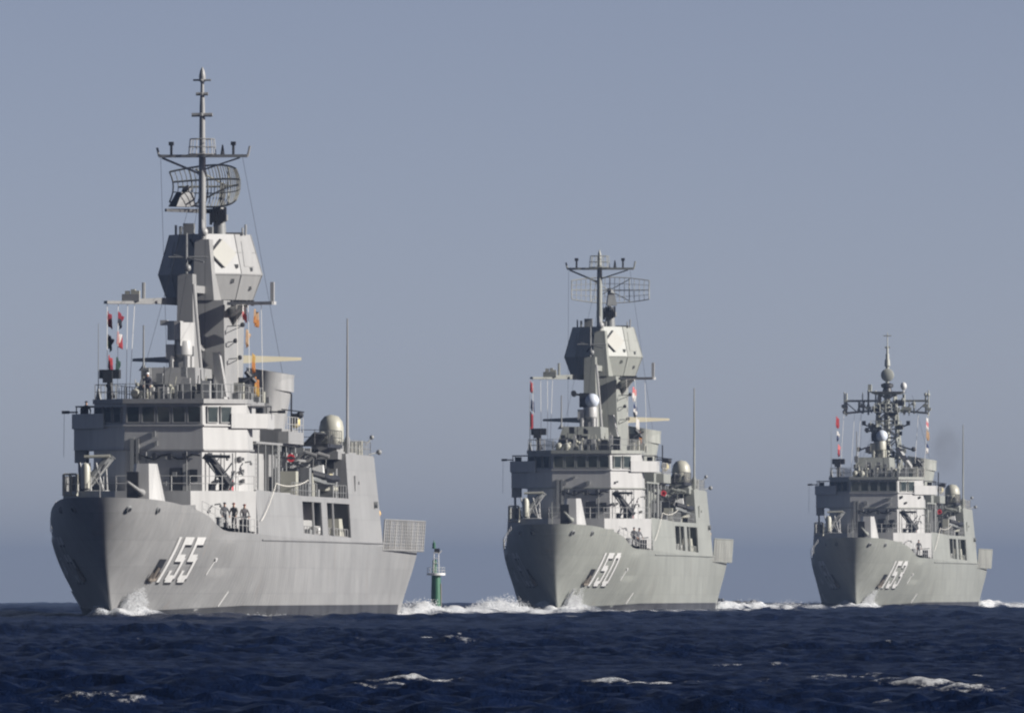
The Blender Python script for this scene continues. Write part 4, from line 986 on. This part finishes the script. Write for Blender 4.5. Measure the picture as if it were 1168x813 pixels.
    cl = n.new("ShaderNodeMapRange"); cl.inputs[1].default_value = 0.0; cl.inputs[2].default_value = .40
    l.new(ad.outputs[0], cl.inputs[0])
    mx = n.new("ShaderNodeMixShader"); l.new(cl.outputs[0], mx.inputs[0]); l.new(b.outputs[0], mx.inputs[1]); l.new(fm.outputs[0], mx.inputs[2])
    l.new(mx.outputs[0], n["Material Output"].inputs["Surface"])
    fb = n.new("ShaderNodeBump"); fb.inputs["Strength"].default_value = 1.0; fb.inputs["Distance"].default_value = .35
    l.new(noise(1.9, (1, .5, 1), 9, .78), fb.inputs["Height"]); l.new(fb.outputs[0], fm.inputs["Normal"])
    fc = n.new("ShaderNodeValToRGB"); fc.color_ramp.elements[0].position = .32; fc.color_ramp.elements[0].color = (.40, .43, .47, 1); fc.color_ramp.elements[1].position = .56; fc.color_ramp.elements[1].color = (.70, .71, .72, 1)
    l.new(noise(1.1, (1, .4, 2), 8, .72), fc.inputs[0]); l.new(fc.outputs[0], fm.inputs["Base Color"])
    me.materials.append(m)
    o = bpy.data.objects.new("sea", me); C.objects.link(o)
    return tag(o, kind="structure")
build_sea()

# ------------------------------------------------------------------ spray: thousands of droplets and flecks
def droplets(name, label, cat, pts, rad, kind="stuff"):
    pts = np.asarray(pts); N = len(pts)
    base = np.array([(1, 0, 0), (0, 1, 0), (-1, 0, 0), (0, -1, 0), (0, 0, 1), (0, 0, -1)], float)
    fc = np.array([(0, 1, 4), (1, 2, 4), (2, 3, 4), (3, 0, 4), (1, 0, 5), (2, 1, 5), (3, 2, 5), (0, 3, 5)])
    jit = .75 + .5 * nrs.rand(N, 6, 1)
    v = pts[:, None, :] + base[None] * np.asarray(rad)[:, None, None] * jit
    f = fc[None] + (np.arange(N) * 6)[:, None, None]
    v, f = v.reshape(-1, 3).astype(np.float32), f.reshape(-1, 3).astype(np.int32)
    me = bpy.data.meshes.new(name)
    me.vertices.add(len(v)); me.vertices.foreach_set("co", v.ravel())
    me.loops.add(f.size); me.loops.foreach_set("vertex_index", f.ravel())
    me.polygons.add(len(f)); me.polygons.foreach_set("loop_start", np.arange(0, f.size, 3, dtype=np.int32))
    me.polygons.foreach_set("use_smooth", np.ones(len(f), dtype=bool))
    me.update(calc_edges=True)
    if "spray_white" not in MATS:
        m, n, l, b = node_mat("spray_white")
        b.inputs["Base Color"].default_value = (.80, .81, .82, 1); b.inputs["Roughness"].default_value = .8
        tr = n.new("ShaderNodeBsdfTranslucent"); tr.inputs[0].default_value = (.80, .81, .82, 1)
        mx = n.new("ShaderNodeMixShader"); mx.inputs[0].default_value = .45
        l.new(b.outputs[0], mx.inputs[1]); l.new(tr.outputs[0], mx.inputs[2]); l.new(mx.outputs[0], n["Material Output"].inputs["Surface"])
        MATS["spray_white"] = m
    me.materials.append(MATS["spray_white"])
    o = bpy.data.objects.new(name, me); C.objects.link(o)
    return tag(o, label, cat, None, kind)

def bow_spray(key, label, scale=1.0, N=30000):
    pts, rad = [], []
    q = np.random.RandomState(int(key))
    lob = [(6.7 + 7.0 * q.rand() ** 1.5, .35 + .65 * q.rand(), .25 + .5 * q.rand(), q.randn() * .5) for _ in range(26)]     # separate jets make the plume ragged
    for i in range(N):
        u = q.rand()
        if u < .72:       # port plume thrown up and outward
            a0, hf, w, lean = lob[int(q.rand() * 26)]
            t = q.rand() ** 1.7; a = max(a0 + q.randn() * w * (1 - .4 * t) + lean * t, 6.55)
            hmax = 2.15 * scale * hf * math.exp(-((a - 7.4) / 3.0) ** 2) + .25
            z = hmax * t; p = half_b(a, max(z, .2)) + .05 + abs(q.randn()) * (.12 + .55 * (1 - t) ** 2) + .10 * z
            r = (.014 + .042 * q.rand() ** 2) * (1.15 - .5 * t)
        elif u < .84:     # starboard puff
            a = 6.4 + abs(q.randn()) * 1.3; t = q.rand() ** 1.6; z = .95 * scale * t; p = -(half_b(a, max(z, .2)) + .08 + abs(q.randn()) * .28 + .1 * z); r = (.012 + .035 * q.rand() ** 2) * (1.1 - .6 * t)
        else:             # foam running down the port side
            a = 8 + q.rand() ** 1.6 * 34; z = abs(q.randn()) * .13; p = half_b(a, .1) + .15 + abs(q.randn()) * .3; r = .012 + .03 * q.rand() ** 2
        pts.append(world_pt(key, p, a, z)); rad.append(r)
    return droplets("bow_spray", label, "spray", pts, rad)
bow_spray("155", "white water thrown up round the stem of the frigate numbered 155", 1.0)
bow_spray("150", "white water thrown up round the stem of the frigate numbered 150", 1.1)
bow_spray("153", "white water thrown up round the stem of the frigate numbered 153", 1.1)
def wake_spray(key, label, blobs, N=16000):
    q = np.random.RandomState(int(key) + 9); pts, rad = [], []
    wts = np.array([b[5] for b in blobs]); wts = wts / wts.sum()
    for i in range(N):
        ca, cp, wa, wp, h, _ = blobs[q.choice(len(blobs), p=wts)]
        if i == 0: lobes = [(q.randn() * .8, q.randn() * .8, .55 + .95 * q.rand() ** 1.5, .08 + .22 * q.rand()) for _ in range(70)]
        L = lobes[int(q.rand() * 70)]
        da, dp = L[0] + q.randn() * L[3], L[1] + q.randn() * L[3]
        top = h * math.exp(-(da * da + dp * dp) * .8) * L[2]
        z = top * q.rand() ** .8 + abs(q.randn()) * .06
        pts.append(world_pt(key, cp + dp * wp, ca + da * wa, z)); rad.append(.010 + .040 * q.rand() ** 2)
    return droplets("wake_foam", label, "wake", pts, rad)
wake_spray("155", "tumbling white wake astern of the frigate numbered 155, around the green beacon", [(123, 6.2, 6, 2.2, 1.05, 1.2), (214, 1.6, 14, 2.3, 1.2, 2.0), (180, 2.0, 16, 3.0, .5, .6), (232, -1.0, 12, 2.4, .8, .8)], 42000)
wake_spray("150", "white wake astern of the frigate numbered 150", [(122, 5.5, 6, 1.8, .9, .6)] + [(135 + 28 * i, 6.3 - .8 * i, 16, 2.2, .75 + .2 * math.sin(i * 2.1), 1) for i in range(9)], 26000)
wake_spray("153", "white wake astern of the frigate numbered 153", [(122, 5.5, 6, 1.8, .95, 1), (140, 6.5, 10, 2, .8, 1), (165, 6.5, 14, 2, .75, 1), (195, 6.0, 14, 2, .75, 1)], 16000)

# ------------------------------------------------------------------ green beacon
def beacon():
    X, Y = -6.25, 1086.0; root = empty("navigation_beacon", (X, Y, -Y * Y / (2 * EARTH)))
    tag(root, "green pile beacon with a white ring platform, standing in the white wake", "beacon")
    g1 = paint("beacon_green", (.022, .095, .05), .45, .2, .25, .25); g2 = paint("beacon_pale_green", (.09, .20, .12), .5, .1, .1)
    m = MB(); m.lathe((0, 0, -2), [(.44, 0), (.43, 2.2), (.37, 5.35)], 20); c = m.build("pile", g1, root, 40)
    for a in (-.5, .4): m = MB(); m.bar((.43, a * .3, -.5), (.40, a * .3, 2.6), .05); m.build("fender_bar", RUST(), c)
    m = MB(); m.lathe((0, 0, 3.28), [(.3, 0), (.76, .02), (.76, .2), (.3, .22)], 24); pl = m.build("ring_platform", WHITE(), root, 40)
    m = MB(); rail(m, [(.7 * math.cos(t), .7 * math.sin(t), 3.48) for t in np.linspace(0, 2 * math.pi, 9)], .45, .6, .016); m.build("platform_rail", WHITE(), pl)
    m = MB(); m.lathe((-.12, 0, 3.5), [(.2, 0), (.16, 1.05), (.1, 1.1)], 12); m.build("lantern_post", g2, root, 40)
    m = MB()
    for dx, dy in ((-.2, -.2), (.25, -.2), (.25, .2), (-.2, .2)): m.bar((dx, dy, 3.5), (dx * .8, dy * .8, 5.2), .03, n=4)
    for z in (4.3, 4.7, 5.15): m.path([(-.2, -.2, z), (.24, -.2, z), (.24, .2, z), (-.2, .2, z), (-.2, -.2, z)], .025, 4)
    m.build("lattice_frame", WHITE(), root)
    m = MB(); m.prism([(-.15, -.2), (.3, -.2), (.3, .2), (-.15, .2)], 5.15, 5.5); m.build("lamp_housing", BLACK(), root)
    m = MB(); m.loft([[(.22, -.25, 5.0), (.5, -.25, 5.3), (.5, .25, 5.3), (.22, .25, 5.0)], [(.16, -.25, 5.05), (.44, -.25, 5.36), (.44, .25, 5.36), (.16, .25, 5.05)]]); m.build("solar_panel", WHITE(), root)
    m = MB(); m.lathe((-.17, 0, 5.5), [(.16, 0), (.16, .12), (.12, .14), (.13, .42), (.06, .5), (.02, .7)], 10); m.build("lantern", g1, root, 40)
beacon()

# ------------------------------------------------------------------ low rocks on the horizon
def rock(label, px, y, hw, h, seed):
    q = np.random.RandomState(seed); m = MB(); x = (px - 584) / FPX * y; n = 11
    rings = []
    for d, s in ((-1, .6), (-.4, 1), (.3, .95), (1, .5)):
        rings.append([(hw * (-1 + 2 * i / (n - 1)), d * hw * .8, (h * s * (.55 + .45 * q.rand()) if 0 < i < n - 1 else -.5)) for i in range(n)] + [(hw, d * hw * .8, -2.0), (-hw, d * hw * .8, -2.0)])
    m.loft(rings); o = m.build("rock", paint("dark_rock", (.06, .06, .065), .8, .3, .1), None, 50)
    o.location = (x, y, -y * y / (2 * EARTH)); return tag(o, label, "rock", "low rocks on the horizon")
rock("low dark rock on the horizon just astern of the frigate numbered 150", 821, 2600, 1.0, 1.6, 1)
rock("long low dark rock on the horizon behind the white wake of frigate 150", 850, 2600, 3.0, 1.25, 2)

# ------------------------------------------------------------------ signal flags
def cloth(name, col):
    if name in MATS: return MATS[name]
    m, n, l, b = node_mat(name); b.inputs["Base Color"].default_value = (*col, 1); b.inputs["Roughness"].default_value = .8
    tr = n.new("ShaderNodeBsdfTranslucent"); tr.inputs[0].default_value = (*col, 1)
    mx = n.new("ShaderNodeMixShader"); mx.inputs[0].default_value = .55
    l.new(b.outputs[0], mx.inputs[1]); l.new(tr.outputs[0], mx.inputs[2]); l.new(mx.outputs[0], n["Material Output"].inputs["Surface"])
    MATS[name] = m; return m
FC = {"red": (.46, .05, .06), "dark": (.03, .035, .05), "green": (.03, .09, .06), "white": (.8, .78, .76), "orange": (.55, .25, .07), "pink": (.75, .25, .25), "blue": (.04, .06, .16), "maroon": (.30, .03, .05), "yellow": (.55, .37, .10), "sand": (.52, .36, .22)}
def flag(key, px, py, a, cols, label, h=.85, w=1.15, drop=.35, axis='h'):
    x0, y0, ph = SHIPS[key]; t = (px - 584) / FPX
    p = (t * (y0 + a * math.cos(ph)) - x0 - a * math.sin(ph)) / (math.cos(ph) + t * math.sin(ph))
    Y = y0 + a; z = CAM_H + (LEVEL - py) * Y / FPX + h / 2
    nx, nz = 10, 8; m = MB(); sw = rng.uniform(.05, .16); ph2 = rng.random() * 6
    grid = [[(sw * w * i / nx + .15 * math.sin(i * 1.05 + ph2 - .35 * j) * (i / nx) ** .7 - .05 * j / nz, w * .93 * i / nx, -h * j / nz - drop * (i / nx) ** 1.3 + .03 * math.sin(i + j)) for j in range(nz + 1)] for i in range(nx + 1)]
    th = .012
    fr = [v for r in grid for v in r]; bk = [(v[0] - th, v[1], v[2]) for v in fr]; o = len(fr); id_ = lambda i, j: i * (nz + 1) + j
    fs, sl = [], []
    for i in range(nx):
        for j in range(nz):
            q = (id_(i, j), id_(i + 1, j), id_(i + 1, j + 1), id_(i, j + 1)); fs += [q, tuple(k + o for k in q[::-1])]
            s = int((j if axis == 'h' else i) / (nz if axis == 'h' else nx) * len(cols)); sl += [s, s]
    rim = [(id_(i, 0), id_(i + 1, 0)) for i in range(nx)] + [(id_(i + 1, nz), id_(i, nz)) for i in range(nx)] + [(id_(0, j + 1), id_(0, j)) for j in range(nz)] + [(id_(nx, j), id_(nx, j + 1)) for j in range(nz)]
    for u, v in rim: fs.append((u, u + o, v + o, v)); sl.append(0)
    me = bpy.data.meshes.new("signal_flag"); me.from_pydata(fr + bk, [], fs)
    for c in cols: me.materials.append(cloth("flag_" + c, FC[c]))
    me.polygons.foreach_set("material_index", sl); me.polygons.foreach_set("use_smooth", [True] * len(fs))
    ob = bpy.data.objects.new("signal_flag", me); C.objects.link(ob)
    ob.location = world_pt(key, p, a, z); ob.rotation_euler = (0, 0, -ph)
    return tag(ob, label, "flag", "signal flags flying from the frigates")
L1 = "of frigate 155's starboard outer halyard"; L2 = "of frigate 155's starboard inner halyard"; L3 = "on frigate 155's port halyards"
flag("155", 123, 361, 41.6, ["maroon", "red"], "red and maroon signal flag at the top " + L1)
flag("155", 123, 387, 41.6, ["dark", "green"], "dark green signal flag in the middle " + L1)
flag("155", 124, 411, 41.6, ["red", "maroon"], "red signal flag at the bottom " + L1)
flag("155", 135, 361, 41.6, ["maroon", "dark"], "dark maroon signal flag at the top " + L2)
flag("155", 134, 384, 41.6, ["red", "white", "red"], "red and white signal flag in the middle " + L2, axis='v')
flag("155", 133, 413, 41.6, ["green"], "grey-green signal flag at the bottom " + L2, w=.7)
flag("155", 277, 354, 46.6, ["white", "pink"], "pink and white signal flag highest " + L3)
flag("155", 290, 359, 46.6, ["sand", "orange"], "broad pale orange signal flag below the yard end " + L3, h=.9)
flag("155", 281, 382, 46.6, ["sand"], "long sand-coloured signal flag in the middle " + L3, h=.95, w=.8)
flag("155", 288, 410, 46.6, ["yellow", "orange"], "yellow signal flag beside the sunlit tan lower yard " + L3, h=1.05, w=.8)
flag("155", 291, 437, 46.6, ["orange", "yellow"], "orange signal flag against the dark side of the funnel " + L3, h=1.0, w=.7)
M1 = "on frigate 150's starboard halyard"; M2 = "on frigate 150's port halyard"
flag("150", 605, 438, 46, ["red"], "red signal flag at the top " + M1)
flag("150", 606, 459, 46, ["blue"], "dark blue signal flag in the middle " + M1)
flag("150", 605, 476, 46, ["red"], "long red signal flag at the bottom " + M1, h=1.3)
flag("150", 722, 446, 46, ["pink", "white"], "red and white signal flag at the top " + M2, h=1.0)
flag("150", 723, 465, 46, ["blue", "white", "dark"], "blue and white signal flag in the middle " + M2)
flag("150", 726, 480, 46, ["white"], "white signal flag low down " + M2)
flag("150", 730, 496, 46, ["orange"], "orange signal flag against the funnel " + M2)
N1 = "on frigate 153's starboard halyard"; N2 = "on frigate 153's port halyard"
flag("153", 954, 478, 46, ["red"], "red signal flag at the top " + N1, h=1.0)
flag("153", 955, 494, 46, ["white", "blue"], "white and blue signal flag in the middle " + N1)
flag("153", 956, 510, 46, ["pink", "red"], "red signal flag at the bottom " + N1, h=1.1)
flag("153", 1057, 480, 46, ["white", "pink", "white"], "white signal flag with a red band at the top " + N2, h=1.2)
flag("153", 1057, 493, 46, ["sand"], "pale sand signal flag in the middle " + N2)
flag("153", 1057, 508, 46, ["blue", "white"], "blue and white signal flag at the bottom " + N2)

# ------------------------------------------------------------------ ship's boats in their davits
def boat(key, label):
    ph = SHIPS[key][2]; root = empty("rigid_boat", world_pt(key, 6.35, 58.3, 9.15), -ph); tag(root, label, "boat", "boats in the davits of the frigates")
    grey = paint("boat_grey", (.20, .21, .21), .5, .1, .05); rings = []
    for t in np.linspace(0, 1, 9):
        w = .95 * (1 - max(0, (.35 - t) / .35) ** 2.2) + .02; k = .32 * max(0, (.3 - t) / .3) ** 1.5
        rings.append([(-w, 7 * t, .55 + k), (-w * .8, 7 * t, .2 + k), (0, 7 * t, -.15 + 2.0 * k), (w * .8, 7 * t, .2 + k), (w, 7 * t, .55 + k)])
    m = MB(); m.loft(rings); m.build("boat_hull", grey, root)
    m = MB(); ring = [(-.95, 7, .62), (-.95, 2.6, .62), (-.7, 1.2, .75), (0, .1, .95), (.7, 1.2, .75), (.95, 2.6, .62), (.95, 7, .62)]; m.path(ring, .24, 8); m.build("buoyancy_tube", DARK(), root, 40)
    m = MB(); m.prism([(-.45, 3.4), (.45, 3.4), (.45, 4.5), (-.45, 4.5)], .5, 1.55, [(-.35, 3.8), (.35, 3.8), (.35, 4.4), (-.35, 4.4)]); m.build("console", WHITE(), root)
    m = MB(); m.prism([(-.7, 4.8), (.7, 4.8), (.7, 6.6), (-.7, 6.6)], .5, .95); m.build("boat_cover", paint("sand_canvas", (.42, .38, .24), .8, .1, 0), root)
    m = MB(); m.box(-.25, .25, 6.9, 7.4, .1, 1.3); m.build("outboard_engine", BLACK(), root)
boat("155", "grey rigid boat in the port davit of the frigate numbered 155")
boat("150", "grey rigid boat in the port davit of the frigate numbered 150")
boat("153", "grey rigid boat in the port davit of the frigate numbered 153")

# ------------------------------------------------------------------ sailors
def sailor(key, label, p, a, z, facing=0.0, top=(.05, .055, .05), legs=(.04, .04, .045), hat=(.03, .03, .035), bend=0.1, arm=(0.1, 0.25)):
    hips, chest, neck, head = .92, 1.32, 1.50, 1.66
    b = bend
    J = {"pelvis": (0, 0, hips), "belly": (0, -.03 * b * 5, 1.1), "chest": (0, -.12 * b * 3, chest), "neck": (0, -.16 * b * 3, neck), "head0": (0, -.18 * b * 3 - .02, 1.60), "head1": (0, -.18 * b * 3 - .02, 1.73)}
    Rr = {"pelvis": .155, "belly": .145, "chest": .165, "neck": .062, "head0": .088, "head1": .075}
    E_ = [("pelvis", "belly"), ("belly", "chest"), ("chest", "neck"), ("neck", "head0"), ("head0", "head1")]
    cy = J["chest"][1]
    for s, nm in ((1, "l"), (-1, "r")):
        J["sh" + nm] = (.20 * s, cy, 1.40); J["el" + nm] = (.29 * s, cy - arm[0] if s > 0 else cy - arm[0] * .4, 1.13); J["wr" + nm] = (.25 * s, cy - arm[1] if s > 0 else cy - arm[1] * .6, .93); J["hd" + nm] = (.24 * s, cy - arm[1] - .07 if s > 0 else cy - arm[1] * .6 - .06, .86)
        J["hp" + nm] = (.095 * s, 0, .86); J["kn" + nm] = (.12 * s, -.03, .48); J["an" + nm] = (.13 * s, .02, .09); J["to" + nm] = (.14 * s, -.15, .05)
        Rr.update({"sh" + nm: .075, "el" + nm: .052, "wr" + nm: .038, "hd" + nm: .04, "hp" + nm: .11, "kn" + nm: .075, "an" + nm: .055, "to" + nm: .045})
        E_ += [("chest", "sh" + nm), ("sh" + nm, "el" + nm), ("el" + nm, "wr" + nm), ("wr" + nm, "hd" + nm), ("pelvis", "hp" + nm), ("hp" + nm, "kn" + nm), ("kn" + nm, "an" + nm), ("an" + nm, "to" + nm)]
    ks = list(J); me = bpy.data.meshes.new("tmp"); me.from_pydata([J[k] for k in ks], [(ks.index(x), ks.index(y)) for x, y in E_], [])
    ob = bpy.data.objects.new("tmp", me); C.objects.link(ob)
    md_ = ob.modifiers.new("skin", 'SKIN'); md_.use_smooth_shade = True
    lay = me.skin_vertices[0].data if me.skin_vertices else None
    if lay is None:
        bm = bmesh.new(); bm.from_mesh(me); bm.verts.layers.skin.verify(); bm.to_mesh(me); bm.free(); lay = me.skin_vertices[0].data
    for i, k in enumerate(ks): lay[i].radius = (Rr[k], Rr[k] * (.72 if k in ("chest", "belly", "pelvis") else 1)); lay[i].use_root = (k == "pelvis")
    sd_ = ob.modifiers.new("sub", 'SUBSURF'); sd_.levels = 2; sd_.render_levels = 2
    dg = bpy.context.evaluated_depsgraph_get(); nm_ = bpy.data.meshes.new_from_object(ob.evaluated_get(dg))
    bpy.data.objects.remove(ob); bpy.data.meshes.remove(me)
    nm_.materials.clear()
    for n_, c in (("uniform_%.2f" % top[0], top), ("trousers_%.2f" % legs[0], legs), ("skin", (.45, .27, .19)), ("boots", (.015, .015, .015))): nm_.materials.append(paint(n_, c, .8, .2, 0))
    for f in nm_.polygons:
        c = f.center
        f.material_index = 2 if (c.z > 1.52 or (abs(c.x) > .2 and c.z < .93 and c.z > .78)) else 0 if c.z > .95 or abs(c.x) > .215 and c.z > .9 else 3 if c.z < .12 else 1
        f.use_smooth = True
    o = bpy.data.objects.new("person", nm_); C.objects.link(o)
    o.location = world_pt(key, p, a, z); o.rotation_euler = (0, 0, -SHIPS[key][2] + facing)
    tag(o, label, "person", "sailors on deck")
    hy = J["head0"][1]
    m = MB(); m.lathe((0, hy + .005, 1.69), [(.102, 0), (.105, .05), (.08, .10), (.01, .12)], 14); m.box(-.07, .07, hy - .19, hy - .08, 1.69, 1.705); m.build("cap", paint("cap_%.2f_%.2f" % (hat[0], hat[1]), hat, .8, .1, 0), o, 50)
    fmb = MB(); fmb.ball((.035, hy - .083, 1.655), .012, 1, 6, 4); fmb.ball((-.035, hy - .083, 1.655), .012, 1, 6, 4); fmb.build("eyes", BLACK(), o)
    fmb = MB(); fmb.prism([(-.016, hy - .07), (.016, hy - .07), (.012, hy - .115), (-.012, hy - .115)], 1.605, 1.625, [(-.008, hy - .07), (.008, hy - .07), (.006, hy - .095), (-.006, hy - .095)]); fmb.build("nose", paint("skin", (.45, .27, .19)), o)
    for s in (1, -1):
        h = MB(); wx, wy, wz = J["hd" + ("l" if s > 0 else "r")]
        for k in range(4): h.path([(wx + s * (-.027 + .018 * k), wy, wz), (wx + s * (-.027 + .018 * k), wy - .03, wz - .05 - .008 * (k in (1, 2))), (wx + s * (-.024 + .016 * k), wy - .06, wz - .075)], .009, 5)
        h.path([(wx - s * .03, wy, wz + .02), (wx - s * .055, wy - .03, wz - .02), (wx - s * .05, wy - .055, wz - .035)], .010, 5)
        h.build("fingers", paint("skin", (.45, .27, .19)), o)
    return o
D = lambda a: DECKZ(a) + .003
sailor("155", "sailor in dark overalls standing leftmost of three by the mooring notch of frigate 155", 5.15, 23.0, D(23.0), .5, (.07, .07, .075))
sailor("155", "sailor in grey-brown overalls, middle of three by the mooring notch of frigate 155", 5.75, 23.6, D(23.6), -.2, (.16, .15, .14), (.13, .12, .12), (.16, .05, .04), .2)
sailor("155", "sailor in mottled grey overalls nearest the white house side of frigate 155's mooring notch", 6.1, 26.0, D(26), .3, (.12, .11, .11), (.06, .06, .065), (.14, .04, .03), .05, (.16, .3))
sailor("155", "sailor with a white cap on the bridge roof of frigate 155", -1.4, 32.6, 14.87, 0, (.05, .05, .07), (.03, .03, .04), (.8, .8, .8))
sailor("155", "sailor in dark clothes on the starboard bridge wing of frigate 155", -6.1, 36.0, 13.003, .2, (.03, .03, .04))
sailor("155", "sailor in a pale jacket by the launcher on the starboard deck of frigate 155", -3.6, 25.6, D(25.6), .2, (.5, .47, .4), (.1, .1, .1))
sailor("150", "sailor in dark overalls standing in the mooring notch of frigate 150", 5.4, 23.4, D(23.4), .3, (.08, .08, .085))
sailor("150", "sailor bending in the mooring notch of frigate 150 beside the black reel", 5.6, 25.2, D(25.2), .8, (.10, .10, .11), bend=.35)
sailor("153", "sailor in dark overalls standing in the mooring notch of frigate 153", 5.5, 23.4, D(23.4), .3, (.08, .08, .085))

# ------------------------------------------------------------------ haze: one closed box of air round everything
def haze():
    m = MB(); m.box(-1500, 1500, -60, 13500, -18.5, 48)
    mat = bpy.data.materials.new("haze_air"); mat.use_nodes = True; n, l = mat.node_tree.nodes, mat.node_tree.links
    n.remove(n["Principled BSDF"]); v = n.new("ShaderNodeVolumePrincipled")
    v.inputs["Color"].default_value = (.175, .245, .40, 1); v.inputs["Density"].default_value = .00011; v.inputs["Anisotropy"].default_value = 0.0
    l.new(v.outputs[0], n["Material Output"].inputs["Volume"])
    o = m.build("haze", mat); return tag(o, kind="stuff")
def smoke(key, label, p0, a0, z0, size, dens, seed):
    m = MB(); m.ball((0, 0, 0), 1.0, 1.0, 24, 16)
    mat = bpy.data.materials.new("funnel_smoke_air"); mat.use_nodes = True; n, l = mat.node_tree.nodes, mat.node_tree.links
    n.remove(n["Principled BSDF"]); v = n.new("ShaderNodeVolumePrincipled"); v.inputs["Color"].default_value = (.10, .09, .08, 1)
    tc = n.new("ShaderNodeTexCoord"); ln_ = n.new("ShaderNodeVectorMath"); ln_.operation = 'LENGTH'; l.new(tc.outputs["Object"], ln_.inputs[0])
    mr = n.new("ShaderNodeMapRange"); mr.interpolation_type = 'SMOOTHERSTEP'; mr.inputs[1].default_value = .05; mr.inputs[2].default_value = 1.0; mr.inputs[3].default_value = dens; mr.inputs[4].default_value = 0
    l.new(ln_.outputs["Value"], mr.inputs[0])
    no = n.new("ShaderNodeTexNoise"); no.inputs["Scale"].default_value = 1.6; no.inputs["Detail"].default_value = 4
    ad = n.new("ShaderNodeVectorMath"); ad.operation = 'ADD'; ad.inputs[1].default_value = (seed, 0, 0); l.new(tc.outputs["Object"], ad.inputs[0]); l.new(ad.outputs[0], no.inputs["Vector"])
    m2 = n.new("ShaderNodeMapRange"); m2.inputs[1].default_value = .35; m2.inputs[2].default_value = .65; m2.inputs[3].default_value = .2; m2.inputs[4].default_value = 1.6; l.new(no.outputs["Fac"], m2.inputs[0])
    mu = n.new("ShaderNodeMath"); mu.operation = 'MULTIPLY'; l.new(mr.outputs[0], mu.inputs[0]); l.new(m2.outputs[0], mu.inputs[1]); l.new(mu.outputs[0], v.inputs["Density"])
    l.new(v.outputs[0], n["Material Output"].inputs["Volume"])
    o = m.build("funnel_smoke", mat, None, 60); o.location = world_pt(key, p0, a0, z0); o.scale = size; return tag(o, label, "smoke", kind="stuff")
smoke("153", "thin dark exhaust smoke drifting off the funnel of the frigate numbered 153", 4.4, 80, 18.4, (2.8, 16, 4.4), .014, 1.3)
HAZE = True
if HAZE: haze()
